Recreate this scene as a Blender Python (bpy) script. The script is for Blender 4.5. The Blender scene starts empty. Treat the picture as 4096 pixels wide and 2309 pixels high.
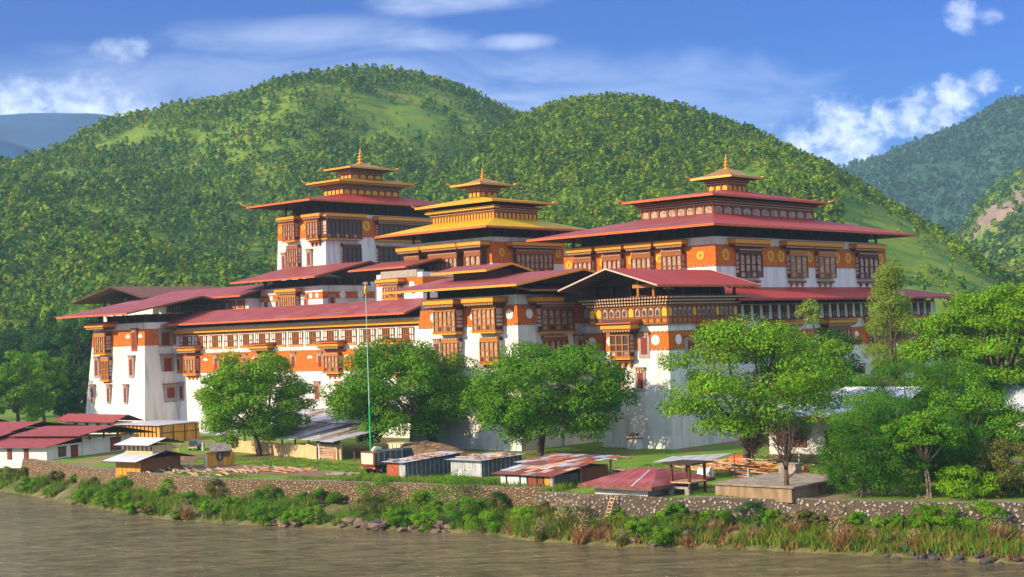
import bpy, math, random
import numpy as np
from mathutils import Vector, Matrix
random.seed(11)
rng = np.random.default_rng(11)
SC = bpy.context.scene
COL = SC.collection

# ------------------------------------------------------------------ camera
FPX, PITCH, ROLL, YAW = 5900.0, 0.030665974622254, -0.0350976678342541, 0.732835755084766
CAM = np.array([-199.93214807544717, -145.34183908962441, 20.0])
_fw = np.array([math.cos(YAW)*math.cos(PITCH), math.sin(YAW)*math.cos(PITCH), math.sin(PITCH)])
_r0 = np.array([math.sin(YAW), -math.cos(YAW), 0.0]); _u0 = np.cross(_r0, _fw)
_r = math.cos(ROLL)*_r0 + math.sin(ROLL)*_u0
_u = -math.sin(ROLL)*_r0 + math.cos(ROLL)*_u0
cd = bpy.data.cameras.new("camera"); cam = bpy.data.objects.new("camera", cd); COL.objects.link(cam)
M4 = Matrix.Identity(4)
for i in range(3):
    M4[i][0], M4[i][1], M4[i][2], M4[i][3] = _r[i], _u[i], -_fw[i], CAM[i]
cam.matrix_world = M4
cd.sensor_width = 36; cd.lens = FPX/4096*36; cd.clip_start = 1; cd.clip_end = 30000
SC.camera = cam

def ray(px, py):
    d = _fw*FPX + _r*(px-2048) - _u*(py-1154.5)
    return d/np.linalg.norm(d)
def at(px, py, z=0.0):
    d = ray(px, py); return CAM + d*((z-CAM[2])/d[2])
def far(px, py, dist):
    d = ray(px, py); return CAM + d*(dist/math.hypot(d[0], d[1]))

# ------------------------------------------------------------------ light
SUN = Vector((1.0, -0.42, -0.52)).normalized()
SKY_STRENGTH, SUN_STRENGTH, EXPOSURE = 0.15, 5.0, 0.66
vs = SC.view_settings
vs.view_transform = 'Standard'; vs.look = 'None'; vs.exposure = EXPOSURE; vs.gamma = 1.0; vs.use_curve_mapping = False
sd = bpy.data.lights.new("sun", 'SUN'); sd.energy = SUN_STRENGTH; sd.angle = math.radians(0.5); sd.color = (1.0, 0.80, 0.54)
so = bpy.data.objects.new("sun", sd); COL.objects.link(so)
so.rotation_euler = SUN.to_track_quat('-Z', 'Y').to_euler()
so.location = (-60, 40, 120)
ELEV = math.asin(-SUN.z); TO = -SUN
world = bpy.data.worlds.new("World"); SC.world = world; world.use_nodes = True
nt = world.node_tree; N = nt.nodes; L = nt.links; N.clear()
def nd(t, **k):
    n = N.new(t)
    for a, b in k.items(): setattr(n, a, b)
    return n
out = nd('ShaderNodeOutputWorld'); bg = nd('ShaderNodeBackground')
sky = nd('ShaderNodeTexSky'); sky.sky_type = 'NISHITA'; sky.sun_disc = False
sky.sun_elevation = ELEV; sky.sun_rotation = math.atan2(TO.x, TO.y)
sky.altitude = 1200; sky.air_density = 1.0; sky.dust_density = 0.6; sky.ozone_density = 2.5
hsv = nd('ShaderNodeHueSaturation'); hsv.inputs['Saturation'].default_value = 1.8; hsv.inputs['Hue'].default_value = 0.53; hsv.inputs['Value'].default_value = .48
L.new(sky.outputs[0], hsv.inputs['Color'])
tint = nd('ShaderNodeMix', data_type='RGBA', blend_type='MULTIPLY'); tint.inputs[0].default_value = 1; L.new(hsv.outputs[0], tint.inputs[6]); tint.inputs[7].default_value = (.78, .98, 1.22, 1)
tc = nd('ShaderNodeTexCoord')
def vdot(v):
    n = nd('ShaderNodeVectorMath', operation='DOT_PRODUCT'); L.new(tc.outputs['Generated'], n.inputs[0]); n.inputs[1].default_value = v; return n.outputs['Value']
def math_(op, a, b=None, c=None, clamp=False):
    n = nd('ShaderNodeMath', operation=op); n.use_clamp = clamp
    for i, x in enumerate((a, b, c)):
        if x is None: continue
        if isinstance(x, (int, float)): n.inputs[i].default_value = x
        else: L.new(x, n.inputs[i])
    return n.outputs[0]
F0 = (math.cos(YAW), math.sin(YAW), 0); R0 = (math.sin(YAW), -math.cos(YAW), 0)
df = math_('MAXIMUM', vdot(F0), 0.02)
S = math_('DIVIDE', vdot(R0), df); T = math_('DIVIDE', vdot((0, 0, 1)), df)
cx = nd('ShaderNodeCombineXYZ'); L.new(S, cx.inputs[0]); L.new(T, cx.inputs[1])
def cnoise(scale, det, stretch, rough=0.6, dist=0.0):
    mp = nd('ShaderNodeMapping'); mp.inputs['Scale'].default_value = stretch; L.new(cx.outputs[0], mp.inputs[0])
    n = nd('ShaderNodeTexNoise'); n.inputs['Scale'].default_value = scale; n.inputs['Detail'].default_value = det
    n.inputs['Roughness'].default_value = rough; n.inputs['Distortion'].default_value = dist; L.new(mp.outputs[0], n.inputs['Vector']); return n.outputs[0]
n_puff = math_('ADD', math_('MULTIPLY', cnoise(34, 9, (1, 1.25, 1), 0.6, 0.3), .6), math_('MULTIPLY', cnoise(95, 7, (1, 1.2, 1), 0.6, 0.3), .4))
n_wisp = cnoise(7, 7, (1, 3.4, 1), 0.6, 0.9)
# clouds: s, t on the sky, half widths, density, puffy?
CL = [(-0.312, 0.168, .055, .020, .62, 1), (-0.262, .203, .018, .010, .42, 1), (-.345, .150, .06, .012, .5, 1), (-.27, .158, .07, .013, .40, 1),
      (-.33, .132, .012, .008, .5, 1),
      (-.022, .228, .06, .010, .70, 0), (-.055, .203, .045, .009, .45, 0), (.005, .199, .028, .006, .55, 0), (-.15, .21, .10, .012, .28, 0),
      (.232, .130, .030, .022, .95, 1), (.252, .141, .013, .014, .95, 1), (.20, .128, .03, .012, .6, 1), (.285, .141, .030, .017, .92, 1), (.308, .154, .020, .012, .92, 1), (.325, .160, .012, .008, .9, 1), (.215, .112, .045, .020, .85, 1),
      (.313, .206, .012, .012, .70, 1), (.332, .2045, .011, .006, .45, 1),
      (-.20, .175, .24, .035, .36, 0), (.10, .160, .12, .030, .36, 0), (-.10, .150, .2, .02, .3, 0), (-.33, .150, .09, .022, .5, 1)]
acc = None
for s0, t0, ws, wt, den, puff in CL:
    a = math_('MULTIPLY', math_('SUBTRACT', S, s0), 1/ws); b = math_('MULTIPLY', math_('SUBTRACT', T, t0), 1/wt)
    e = math_('SUBTRACT', 1.0, math_('ADD', math_('MULTIPLY', a, a), math_('MULTIPLY', b, b)))
    e = math_('MAXIMUM', e, -1.5)
    if puff:
        v = math_('ADD', math_('MULTIPLY', e, .5), math_('MULTIPLY', math_('SUBTRACT', n_puff, .5), 3.3))
        m = nd('ShaderNodeMapRange'); m.interpolation_type = 'SMOOTHSTEP'; m.inputs[1].default_value = -.22; m.inputs[2].default_value = 1.0
    else:
        v = math_('ADD', math_('MULTIPLY', e, .5), math_('MULTIPLY', math_('SUBTRACT', n_wisp, .5), 1.7))
        m = nd('ShaderNodeMapRange'); m.interpolation_type = 'SMOOTHSTEP'; m.inputs[1].default_value = -.25; m.inputs[2].default_value = 1.0
    L.new(v, m.inputs[0])
    v = math_('MULTIPLY', m.outputs[0], den)
    acc = v if acc is None else math_('SUBTRACT', math_('ADD', acc, v), math_('MULTIPLY', acc, v))
mix = nd('ShaderNodeMix', data_type='RGBA'); L.new(acc, mix.inputs[0]); L.new(tint.outputs[2], mix.inputs[6])
mix.inputs[7].default_value = (5.6, 6.1, 7.2, 1)
# unseen bright cloud overhead and behind the viewer, added to fill the shade
zz = vdot((0, 0, 1))
nzc = nd('ShaderNodeTexNoise'); nzc.inputs['Scale'].default_value = 3.0; nzc.inputs['Detail'].default_value = 6; L.new(tc.outputs['Generated'], nzc.inputs['Vector'])
el = nd('ShaderNodeMapRange'); el.inputs[1].default_value = .30; el.inputs[2].default_value = .50; L.new(zz, el.inputs[0])
bk = nd('ShaderNodeMapRange'); bk.inputs[1].default_value = .25; bk.inputs[2].default_value = -.25; L.new(vdot(F0), bk.inputs[0])
up = nd('ShaderNodeMapRange'); up.inputs[1].default_value = .02; up.inputs[2].default_value = .12; L.new(zz, up.inputs[0])
cov = nd('ShaderNodeMapRange'); cov.inputs[1].default_value = .36; cov.inputs[2].default_value = .56; L.new(nzc.outputs[0], cov.inputs[0])
fill_deck = math_('MULTIPLY', math_('MAXIMUM', el.outputs[0], math_('MULTIPLY', bk.outputs[0], up.outputs[0])), cov.outputs[0])
mix2 = nd('ShaderNodeMix', data_type='RGBA'); L.new(fill_deck, mix2.inputs[0]); L.new(mix.outputs[2], mix2.inputs[6]); mix2.inputs[7].default_value = (5.0, 5.6, 6.8, 1)
L.new(mix2.outputs[2], bg.inputs['Color']); bg.inputs['Strength'].default_value = SKY_STRENGTH
L.new(bg.outputs[0], out.inputs[0])

# ------------------------------------------------------------------ materials
MATS = {}
def mat(name, col, rough=.75, metal=0., var=.18, scale=1.0, stretch=(1, 1, 1), col2=None, bump=0., bscale=8., bstretch=(1, 1, 1), island=0., trans=0., spec=.3, det=6., lo=.35, hi=.65, seam=None, stain=None):
    m = bpy.data.materials.new(name); m.use_nodes = True; t = m.node_tree; n = t.nodes; l = t.links
    p = n['Principled BSDF']; o = n['Material Output']
    p.inputs['Roughness'].default_value = rough; p.inputs['Metallic'].default_value = metal; p.inputs['Specular IOR Level'].default_value = spec
    g = n.new('ShaderNodeNewGeometry')
    def noise(sc, st, d=6.):
        mp = n.new('ShaderNodeMapping'); mp.inputs['Scale'].default_value = st; l.new(g.outputs['Position'], mp.inputs[0])
        z = n.new('ShaderNodeTexNoise'); z.inputs['Scale'].default_value = sc; z.inputs['Detail'].default_value = d; z.inputs['Roughness'].default_value = .6
        l.new(mp.outputs[0], z.inputs['Vector']); return z.outputs[0]
    c1 = tuple(c*(1-var) for c in col); c2 = col2 or tuple(min(1, c*(1+var)) for c in col)
    mr = n.new('ShaderNodeMapRange'); mr.inputs[1].default_value = lo; mr.inputs[2].default_value = hi
    l.new(noise(scale, stretch, det), mr.inputs[0])
    mx = n.new('ShaderNodeMix'); mx.data_type = 'RGBA'; l.new(mr.outputs[0], mx.inputs[0])
    mx.inputs[6].default_value = (*c1, 1); mx.inputs[7].default_value = (*c2, 1)
    cout = mx.outputs[2]
    if seam:
        sx = n.new('ShaderNodeSeparateXYZ'); l.new(g.outputs['Position'], sx.inputs[0])
        fr = n.new('ShaderNodeMath'); fr.operation = 'FRACT'; mu = n.new('ShaderNodeMath'); mu.operation = 'MULTIPLY'; mu.inputs[1].default_value = 1/seam[1]
        l.new(sx.outputs[seam[0]], mu.inputs[0]); l.new(mu.outputs[0], fr.inputs[0])
        lt = n.new('ShaderNodeMath'); lt.operation = 'LESS_THAN'; lt.inputs[1].default_value = .16; l.new(fr.outputs[0], lt.inputs[0])
        fa = n.new('ShaderNodeMath'); fa.operation = 'MULTIPLY'; fa.inputs[1].default_value = seam[2]; l.new(lt.outputs[0], fa.inputs[0])
        mz = n.new('ShaderNodeMix'); mz.data_type = 'RGBA'; l.new(fa.outputs[0], mz.inputs[0]); l.new(cout, mz.inputs[6]); mz.inputs[7].default_value = (*[c*.35 for c in col], 1); cout = mz.outputs[2]
    if stain:
        sr = n.new('ShaderNodeMapRange'); sr.inputs[1].default_value = stain[2]; sr.inputs[2].default_value = stain[2]+.16; sr.inputs[4].default_value = stain[3]
        l.new(noise(stain[0], stain[1], 8.), sr.inputs[0])
        mz = n.new('ShaderNodeMix'); mz.data_type = 'RGBA'; l.new(sr.outputs[0], mz.inputs[0]); l.new(cout, mz.inputs[6]); mz.inputs[7].default_value = (*stain[4], 1); cout = mz.outputs[2]
    if island:
        v = n.new('ShaderNodeMapRange'); v.inputs[3].default_value = 1-island; v.inputs[4].default_value = 1+island
        l.new(g.outputs['Random Per Island'], v.inputs[0])
        h = n.new('ShaderNodeHueSaturation'); l.new(cout, h.inputs['Color']); l.new(v.outputs[0], h.inputs['Value'])
        hh = n.new('ShaderNodeMapRange'); hh.inputs[3].default_value = .5-.10*island; hh.inputs[4].default_value = .5+.06*island
        l.new(g.outputs['Random Per Island'], hh.inputs[0]); l.new(hh.outputs[0], h.inputs['Hue'])
        cout = h.outputs[0]
    l.new(cout, p.inputs['Base Color'])
    if bump:
        b = n.new('ShaderNodeBump'); b.inputs['Strength'].default_value = bump; b.inputs['Distance'].default_value = .15
        l.new(noise(bscale, bstretch, 5.), b.inputs['Height']); l.new(b.outputs[0], p.inputs['Normal'])
    if trans:
        tr = n.new('ShaderNodeBsdfTranslucent'); l.new(cout, tr.inputs['Color'])
        ms = n.new('ShaderNodeMixShader'); ms.inputs[0].default_value = trans
        l.new(p.outputs[0], ms.inputs[1]); l.new(tr.outputs[0], ms.inputs[2]); l.new(ms.outputs[0], o.inputs['Surface'])
    MATS[name] = m; return m
mat('white', (.66, .64, .615), .9, var=.22, col2=(.74, .725, .70), scale=.5, stretch=(1, 1, .16), bump=.3, bscale=4, lo=.30, hi=.52, det=9, stain=(.8, (1, 1, .09), .54, .5, (.36, .32, .29)))
mat('band', (.54, .125, .008), .8, var=.22, scale=1.2, bump=.1)
mat('gold_paint', (.75, .43, .02), .55, var=.2, scale=6)
mat('disc_white', (.82, .80, .78), .8, var=.06)
mat('fascia', (.72, .30, .015), .6, var=.16, scale=4)
mat('fascia_red', (.55, .115, .030), .6, var=.2, scale=3)
mat('wood', (.26, .078, .018), .65, var=.35, scale=7, bump=.25, bscale=14)
mat('wood_gold', (.43, .150, .018), .6, var=.3, scale=8, bump=.25, bscale=14)
mat('wood_dark', (.095, .032, .013), .75, var=.4, scale=5, bump=.2)
mat('timber', (.085, .034, .016), .8, var=.35, scale=2)
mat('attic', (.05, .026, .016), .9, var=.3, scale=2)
mat('dentil', (.56, .40, .25), .7, var=.12, scale=8)
mat('shutter', (.20, .025, .012), .6, var=.25, scale=4)
mat('pane_pale', (.36, .24, .18), .5, var=.5, scale=1.5)
mat('pane_dark', (.045, .030, .026), .35, var=.4, scale=5, spec=.5)
mat('pane_yellow', (.72, .38, .015), .5, var=.12, scale=4)
mat('side_board', (.55, .40, .35), .7, var=.1)
mat('stone_trim', (.34, .29, .26), .85, var=.2, scale=3)
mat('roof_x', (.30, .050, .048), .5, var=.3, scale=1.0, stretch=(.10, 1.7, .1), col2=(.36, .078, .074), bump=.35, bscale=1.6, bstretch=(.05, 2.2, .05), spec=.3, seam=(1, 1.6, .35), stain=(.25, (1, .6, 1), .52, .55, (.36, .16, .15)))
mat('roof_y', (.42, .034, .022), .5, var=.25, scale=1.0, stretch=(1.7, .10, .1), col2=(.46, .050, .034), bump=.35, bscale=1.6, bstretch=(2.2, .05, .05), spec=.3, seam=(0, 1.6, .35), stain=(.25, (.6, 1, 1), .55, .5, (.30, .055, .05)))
mat('roof_old', (.17, .070, .050), .7, var=.35, scale=1.5, bump=.3, bscale=5)
mat('roof_yellow', (.58, .38, .004), .55, var=.13, scale=1.0, stretch=(.4, 1.2, .1), spec=.3)
mat('gold', (.58, .29, .055), .40, metal=.6, var=.25, scale=4, bump=.2, bscale=10)
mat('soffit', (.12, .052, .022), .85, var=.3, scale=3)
mat('rafter_red', (.42, .085, .035), .7, var=.2)
# ------------------------------------------------------------------ helpers
def link(o):
    COL.objects.link(o); return o
def tag(o, label=None, cat=None, group=None, kind=None):
    for k, v in (('label', label), ('category', cat), ('group', group), ('kind', kind)):
        if v: o[k] = v
    return o
def thing(name, label, cat, loc=(0, 0, 0), rz=0., group=None):
    o = bpy.data.objects.new(name, None); link(o); o.location = loc; o.rotation_euler = (0, 0, rz); o.empty_display_size = .5
    o['_org'] = [float(v) for v in loc]
    return tag(o, label, cat, group)
def origin(o):
    return np.array(o['_org'])
class MB:
    """collects faces; every vertex passes through the frame f"""
    def __init__(s, f=None): s.v = []; s.f = []; s.m = []; s.names = []; s.fr = f
    def mi(s, n):
        if n not in s.names: s.names.append(n)
        return s.names.index(n)
    def P(s, p): return tuple(s.fr(*p)) if s.fr else tuple(p)
    def poly(s, pts, m):
        b = len(s.v); s.v += [s.P(p) for p in pts]; s.f.append(tuple(range(b, b+len(pts)))); s.m.append(s.mi(m)); return s
    def hexa(s, b4, t4, m, mt=None, mbm=None):
        b = len(s.v); s.v += [s.P(p) for p in b4] + [s.P(p) for p in t4]
        for q, mm in (((3, 2, 1, 0), mbm or m), ((4, 5, 6, 7), mt or m), ((0, 1, 5, 4), m), ((1, 2, 6, 5), m), ((2, 3, 7, 6), m), ((3, 0, 4, 7), m)):
            s.f.append(tuple(b+i for i in q)); s.m.append(s.mi(mm))
        return s
    def box(s, x0, x1, y0, y1, z0, z1, m, **k):
        return s.hexa([(x0, y0, z0), (x1, y0, z0), (x1, y1, z0), (x0, y1, z0)], [(x0, y0, z1), (x1, y0, z1), (x1, y1, z1), (x0, y1, z1)], m, **k)
    def frustum(s, r, z0, z1, b, m, **k):
        x0, x1, y0, y1 = r
        return s.hexa([(x0-b, y0-b, z0), (x1+b, y0-b, z0), (x1+b, y1+b, z0), (x0-b, y1+b, z0)], [(x0, y0, z1), (x1, y0, z1), (x1, y1, z1), (x0, y1, z1)], m, **k)
    def slab(s, q, t, mt, mb=None, me=None):
        lo = [(p[0], p[1], p[2]-t) for p in q]
        return s.hexa(lo, q, me or mt, mt=mt, mbm=mb or mt)
    def beam(s, a, b, w, h, m):
        a = np.array(a, float); b = np.array(b, float); d = b-a; d /= np.linalg.norm(d)
        k = np.cross(d, (0, 0, 1.)); 
        if np.linalg.norm(k) < 1e-3: k = np.array((1., 0, 0))
        k /= np.linalg.norm(k); q = np.cross(k, d)
        c = [(-w/2, -h/2), (w/2, -h/2), (w/2, h/2), (-w/2, h/2)]
        return s.hexa([tuple(a+k*i+q*j) for i, j in c], [tuple(b+k*i+q*j) for i, j in c], m)
    def tube(s, pts, rad, m, n=7):
        pts = [np.array(p, float) for p in pts]; b0 = len(s.v)
        for i, p in enumerate(pts):
            d = pts[min(i+1, len(pts)-1)]-pts[max(i-1, 0)]; d /= (np.linalg.norm(d)+1e-9)
            k = np.cross(d, (.31, .95, .05)); 
            if np.linalg.norm(k) < .2: k = np.cross(d, (1, 0, 0))
            k /= np.linalg.norm(k); q = np.cross(d, k)
            for j in range(n):
                a = 2*math.pi*j/n; s.v.append(s.P(tuple(p+rad[i]*(math.cos(a)*k+math.sin(a)*q))))
        for i in range(len(pts)-1):
            for j in range(n):
                s.f.append((b0+i*n+j, b0+i*n+(j+1) % n, b0+(i+1)*n+(j+1) % n, b0+(i+1)*n+j)); s.m.append(s.mi(m))
        s.f.append(tuple(b0+j for j in range(n))[::-1]); s.m.append(s.mi(m))
        s.f.append(tuple(b0+(len(pts)-1)*n+j for j in range(n))); s.m.append(s.mi(m))
        return s
    def lathe(s, c, prof, m, n=14):
        b0 = len(s.v)
        for r, z in prof:
            for j in range(n):
                a = 2*math.pi*j/n; s.v.append(s.P((c[0]+r*math.cos(a), c[1]+r*math.sin(a), c[2]+z)))
        for i in range(len(prof)-1):
            for j in range(n):
                s.f.append((b0+i*n+j, b0+i*n+(j+1) % n, b0+(i+1)*n+(j+1) % n, b0+(i+1)*n+j)); s.m.append(s.mi(m))
        s.f.append(tuple(b0+(len(prof)-1)*n+j for j in range(n))); s.m.append(s.mi(m)); return s
    def build(s, name, parent=None, smooth=False, local=False):
        me = bpy.data.meshes.new(name); v = s.v
        o = bpy.data.objects.new(name, me); link(o)
        if parent is not None:
            o.parent = parent; o['_org'] = list(parent['_org'])
            if not local:
                g = origin(parent); v = [(a[0]-g[0], a[1]-g[1], a[2]-g[2]) for a in v]
        else: o['_org'] = [0., 0., 0.]
        me.from_pydata(v, [], s.f)
        for n in s.names: me.materials.append(MATS[n])
        me.polygons.foreach_set('material_index', s.m)
        if smooth: me.polygons.foreach_set('use_smooth', [True]*len(s.f))
        me.update()
        import bmesh
        bm = bmesh.new(); bm.from_mesh(me); bmesh.ops.recalc_face_normals(bm, faces=bm.faces); bm.to_mesh(me); bm.free()
        return o
def FX(x0): return lambda u, n, z: (x0-n, u, z)      # facade looking towards -X, u runs along Y
def FY(y0): return lambda u, n, z: (u, y0-n, z)      # facade looking towards -Y, u runs along X

# ------------------------------------------------------------------ facade pieces
def arch(mb, u0, u1, z0, z1, n, m):
    w = u1-u0; s = min(w*.55, (z1-z0)*.3); c = (u0+u1)/2
    mb.poly([(u0, n, z0), (u1, n, z0), (u1, n, z1-s), (u1-w*.13, n, z1-s*.45), (c, n, z1), (u0+w*.13, n, z1-s*.45), (u0, n, z1-s)], m)
def dentils(mb, u0, u1, n0, n1, z0, z1, m='dentil', step=.55, fill=.5):
    k = max(2, int((u1-u0)/step)); st = (u1-u0)/k
    for i in range(k): mb.box(u0+st*i+st*(1-fill)/2, u0+st*i+st*(1+fill)/2, n0, n1, z0, z1, m)
def bay(par, F, u0, u1, z0, z1, d, cols=4, can=None, frame='wood_gold', pane='pane_pale', rows=1, sill=True, corbel=False, roof=None, panefn=None, base=0., boards=True):
    """projecting timber window; can = (u0,u1,z0,z1,depth); n measured from the facade plane"""
    m = MB(F); p = MB(F); H = z1-z0
    m.box(u0, u1, -1.5, d, z0, z1, 'wood_dark')
    hd = z1-.20*H; bl = z0+.20*H
    m.box(u0-.06, u1+.06, d-.25, d+.10, hd, z1-.02, frame)
    dentils(m, u0, u1, d+.1, d+.26, z1-.30, z1-.08, step=.5)
    m.box(u0, u1, d, d+.07, z0, bl, 'wood')
    w = (u1-u0)/cols
    for i in range(cols+1):
        c = u0+w*i; m.box(max(c-.11, u0-.05), min(c+.11, u1+.05), d, d+.22, z0, hd, frame)
    rails = [bl, bl+(hd-bl)*.42] if rows == 1 else [bl, bl+(hd-bl)*.5]
    for z in rails: m.box(u0, u1, d, d+.16, z-.08, z+.08, frame)
    for i in range(cols):
        a, b = u0+w*i+.11+w*.12, u0+w*(i+1)-.11-w*.12
        pm = panefn(i) if panefn else pane
        arch(p, a, b, rails[1]+.1, hd-.05, d+.03, pm)
        p.poly([(a, d+.03, rails[0]+.1), (b, d+.03, rails[0]+.1), (b, d+.03, rails[1]-.1), (a, d+.03, rails[1]-.1)], pm)
        arch(p, a+.05, b-.05, z0+.1, bl-.1, d+.10, 'pane_dark' if i % 2 else 'pane_pale')
    if boards:
        for uu, sg in ((u0, -1), (u1, 1)):
            for a, b in ((.60, .84), (.44, .56), (.31, .40), (.16, .26)):
                lo, hi = (uu-.03, uu) if sg < 0 else (uu, uu+.03)
                m.box(lo, hi, d*.2, d*.85, z0+H*a, z0+H*b, 'side_board')
    if sill:
        m.box(u0-.35, u1+.35, -1, d+.35, z0-.22, z0, frame); m.box(u0-.2, u1+.2, -1, d+.2, z0-.55, z0-.22, 'fascia')
    if corbel:
        m.box(u0+.15, u1-.15, -1, d*.75, z0-1.0, z0-.55, 'wood'); k = 3
        for i in range(k):
            c = u0+(u1-u0)*(i+.5)/k; m.box(c-.28, c+.28, -1, d*.55, z0-1.6, z0-1.0, frame)
            m.box(c-.18, c+.18, -1, d*.4, z0-2.0, z0-1.6, frame)
    b = m.build('bay_window', par); p.build('pane', b)
    if can:
        c0, c1, a0, a1, cdp = can
        k = MB(F); k.box(c0, c1, -.5, cdp, a0, a1, 'fascia'); k.box(c0+.1, c1-.1, -.5, cdp-.2, a0-.28, a0, 'wood')
        dentils(k, c0+.3, c1-.3, cdp-.5, cdp-.25, a0-.5, a0-.28, step=.55)
        k.box(c0+.5, c1-.5, -.5, cdp-.6, a0-.62, a0-.28, 'wood_dark')
        if roof:
            k.hexa([(c0-.5, -.5, a1+.05), (c1+.5, -.5, a1+.05), (c1+.5, cdp+.6, a1+.05), (c0-.5, cdp+.6, a1+.05)],
                   [(c0-.5, -.5, a1+roof), (c1+.5, -.5, a1+roof), (c1+.5, cdp+.6, a1+.22), (c0-.5, cdp+.6, a1+.22)], 'fascia_red', mt='roof_old')
        else:
            k.box(c0-.12, c1+.12, -.5, cdp+.12, a1, a1+.12, 'wood')
        k.build('canopy', b)
    return b
def slit(par, F, u0, u1, z0, z1, n0=0., n1=.18, frame='stone_trim'):
    m = MB(F); m.box(u0, u1, n0-1.5, n1, z0, z1, frame)
    a = (u1-u0)*.22
    m.box(u0-.08, u1+.08, n0-1, n1+.22, z1-.22, z1, 'wood'); dentils(m, u0, u1, n1, n1+.2, z1-.5, z1-.22, step=.42)
    o = m.build('slit_window', par)
    p = MB(F); p.box(u0+a, u1-a, n1-.02, n1+.05, z0+a*1.3, z1-.5, 'shutter')
    q = MB(F); dentils(p, u0+a, u1-a, n1+.05, n1+.12, z1-.95, z1-.55, m='dentil', step=.45)
    p.build('shutter', o); return o
def disc(par, F, u, z, r, m='disc_white', n0=0.):
    a = MB(F); K = 20; ring = [(u+r*math.cos(2*math.pi*i/K), n0+.10, z+r*math.sin(2*math.pi*i/K)) for i in range(K)]
    back = [(p[0], n0-.6, p[2]) for p in ring]; a.poly(ring, m)
    for i in range(K): a.poly([ring[i], ring[(i+1) % K], back[(i+1) % K], back[i]], m)
    if m != 'disc_white':
        for i in range(8):
            t = 2*math.pi*i/8; c, s_ = math.cos(t), math.sin(t)
            a.beam((u+.2*r*c, n0+.12, z+.2*r*s_), (u+.75*r*c, n0+.12, z+.75*r*s_), .10, .06, 'wood_gold')
        a.box(u-.2*r, u+.2*r, n0+.10, n0+.16, z-.2*r, z+.2*r, 'wood_gold')
    return a.build('medallion', par)
def band(par, rect, ztop, zbase, b, z0, z1, m='band', trim=True):
    """painted band round a battered wall whose batter is b between zbase and ztop"""
    off = lambda z: b*(ztop-z)/(ztop-zbase)
    x0, x1, y0, y1 = rect; o0, o1 = off(z0)+.05, off(z1)+.05
    a = MB(); a.hexa([(x0-o0, y0-o0, z0), (x1+o0, y0-o0, z0), (x1+o0, y1+o0, z0), (x0-o0, y1+o0, z0)], [(x0-o1, y0-o1, z1), (x1+o1, y0-o1, z1), (x1+o1, y1+o1, z1), (x0-o1, y1+o1, z1)], m)
    if trim:
        for z, o in ((z0, o0), (z1-.3, o1)):
            e = o+.06
            a.box(x0-e, x1+e, y0-e, y1+e, z, z+.1, 'wood'); a.box(x0-e, x1+e, y0-e, y1+e, z+.24, z+.30, 'wood')
            for i in range(int((y1-y0)/.9)):
                yy = y0+.3+i*.9; a.box(x0-e-.02, x0, yy, yy+.42, z+.1, z+.24, 'dentil')
            for i in range(int((x1-x0)/.9)):
                xx = x0+.3+i*.9; a.box(xx, xx+.42, y0-e-.02, y0, z+.1, z+.24, 'dentil')
    return a.build('painted_band', par)
def walls(par, rect, z0, z1, b, m='white', name='wall'):
    return MB().frustum(rect, z0, z1, b, m).build(name, par)

# ------------------------------------------------------------------ roofs
def rafters(par, a, b, inward, z, n, m='rafter_red', L_=2.6, w=.22, drop=.35):
    """rafter ends under an eave running a->b (xy), each its own part, pointing inward"""
    for i in range(n):
        t = (i+.5)/n; x = a[0]+(b[0]-a[0])*t; y = a[1]+(b[1]-a[1])*t
        MB().beam((x+inward[0]*.5, y+inward[1]*.5, z-drop), (x+inward[0]*L_, y+inward[1]*L_, z-drop+L_*.22), w, w*1.25, m).build('rafter', par)
def gable(par, ax, e0, e1, ze0, rr, zr, g0, g1, ze1=None, t=.28, mt=None, edge='fascia_red', name='roof', gedge=None):
    """gable roof; ax='Y': ridge along Y at x=rr, eaves at x=e0,e1, gables at y=g0,g1"""
    ze1 = ze0 if ze1 is None else ze1
    mt = mt or ('roof_x' if ax == 'Y' else 'roof_y')
    P = (lambda a, g, z: (a, g, z)) if ax == 'Y' else (lambda a, g, z: (g, a, z))
    m = MB()
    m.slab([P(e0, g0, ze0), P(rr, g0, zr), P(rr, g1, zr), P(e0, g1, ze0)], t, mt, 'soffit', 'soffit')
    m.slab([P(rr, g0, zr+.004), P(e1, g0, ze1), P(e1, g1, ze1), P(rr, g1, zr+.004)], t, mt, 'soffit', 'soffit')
    k = MB()
    for e, z, s in ((e0, ze0, -1), (e1, ze1, 1)):
        q = [P(e+s*.02, g0, z-.34), P(e+s*.10, g0, z-.34), P(e+s*.10, g1, z-.34), P(e+s*.02, g1, z-.34)]
        k.hexa(q, [(p[0], p[1], p[2]+.38) for p in q], edge)
    for g, s in ((g0, -1), (g1, 1)):
        for e, z in ((e0, ze0), (e1, ze1)):
            k.hexa([P(e, g+s*.02, z-.36+.14*bool(gedge)), P(rr, g+s*.02, zr-.36+.14*bool(gedge)), P(rr, g+s*.12, zr-.36+.14*bool(gedge)), P(e, g+s*.12, z-.36+.14*bool(gedge))],
                   [P(e, g+s*.02, z+.03), P(rr, g+s*.02, zr+.03), P(rr, g+s*.12, zr+.03), P(e, g+s*.12, z+.03)], gedge or ('wood' if edge == 'fascia_red' else edge))
    o = m.build(name, par); k.build('fascia', o); return o
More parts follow.
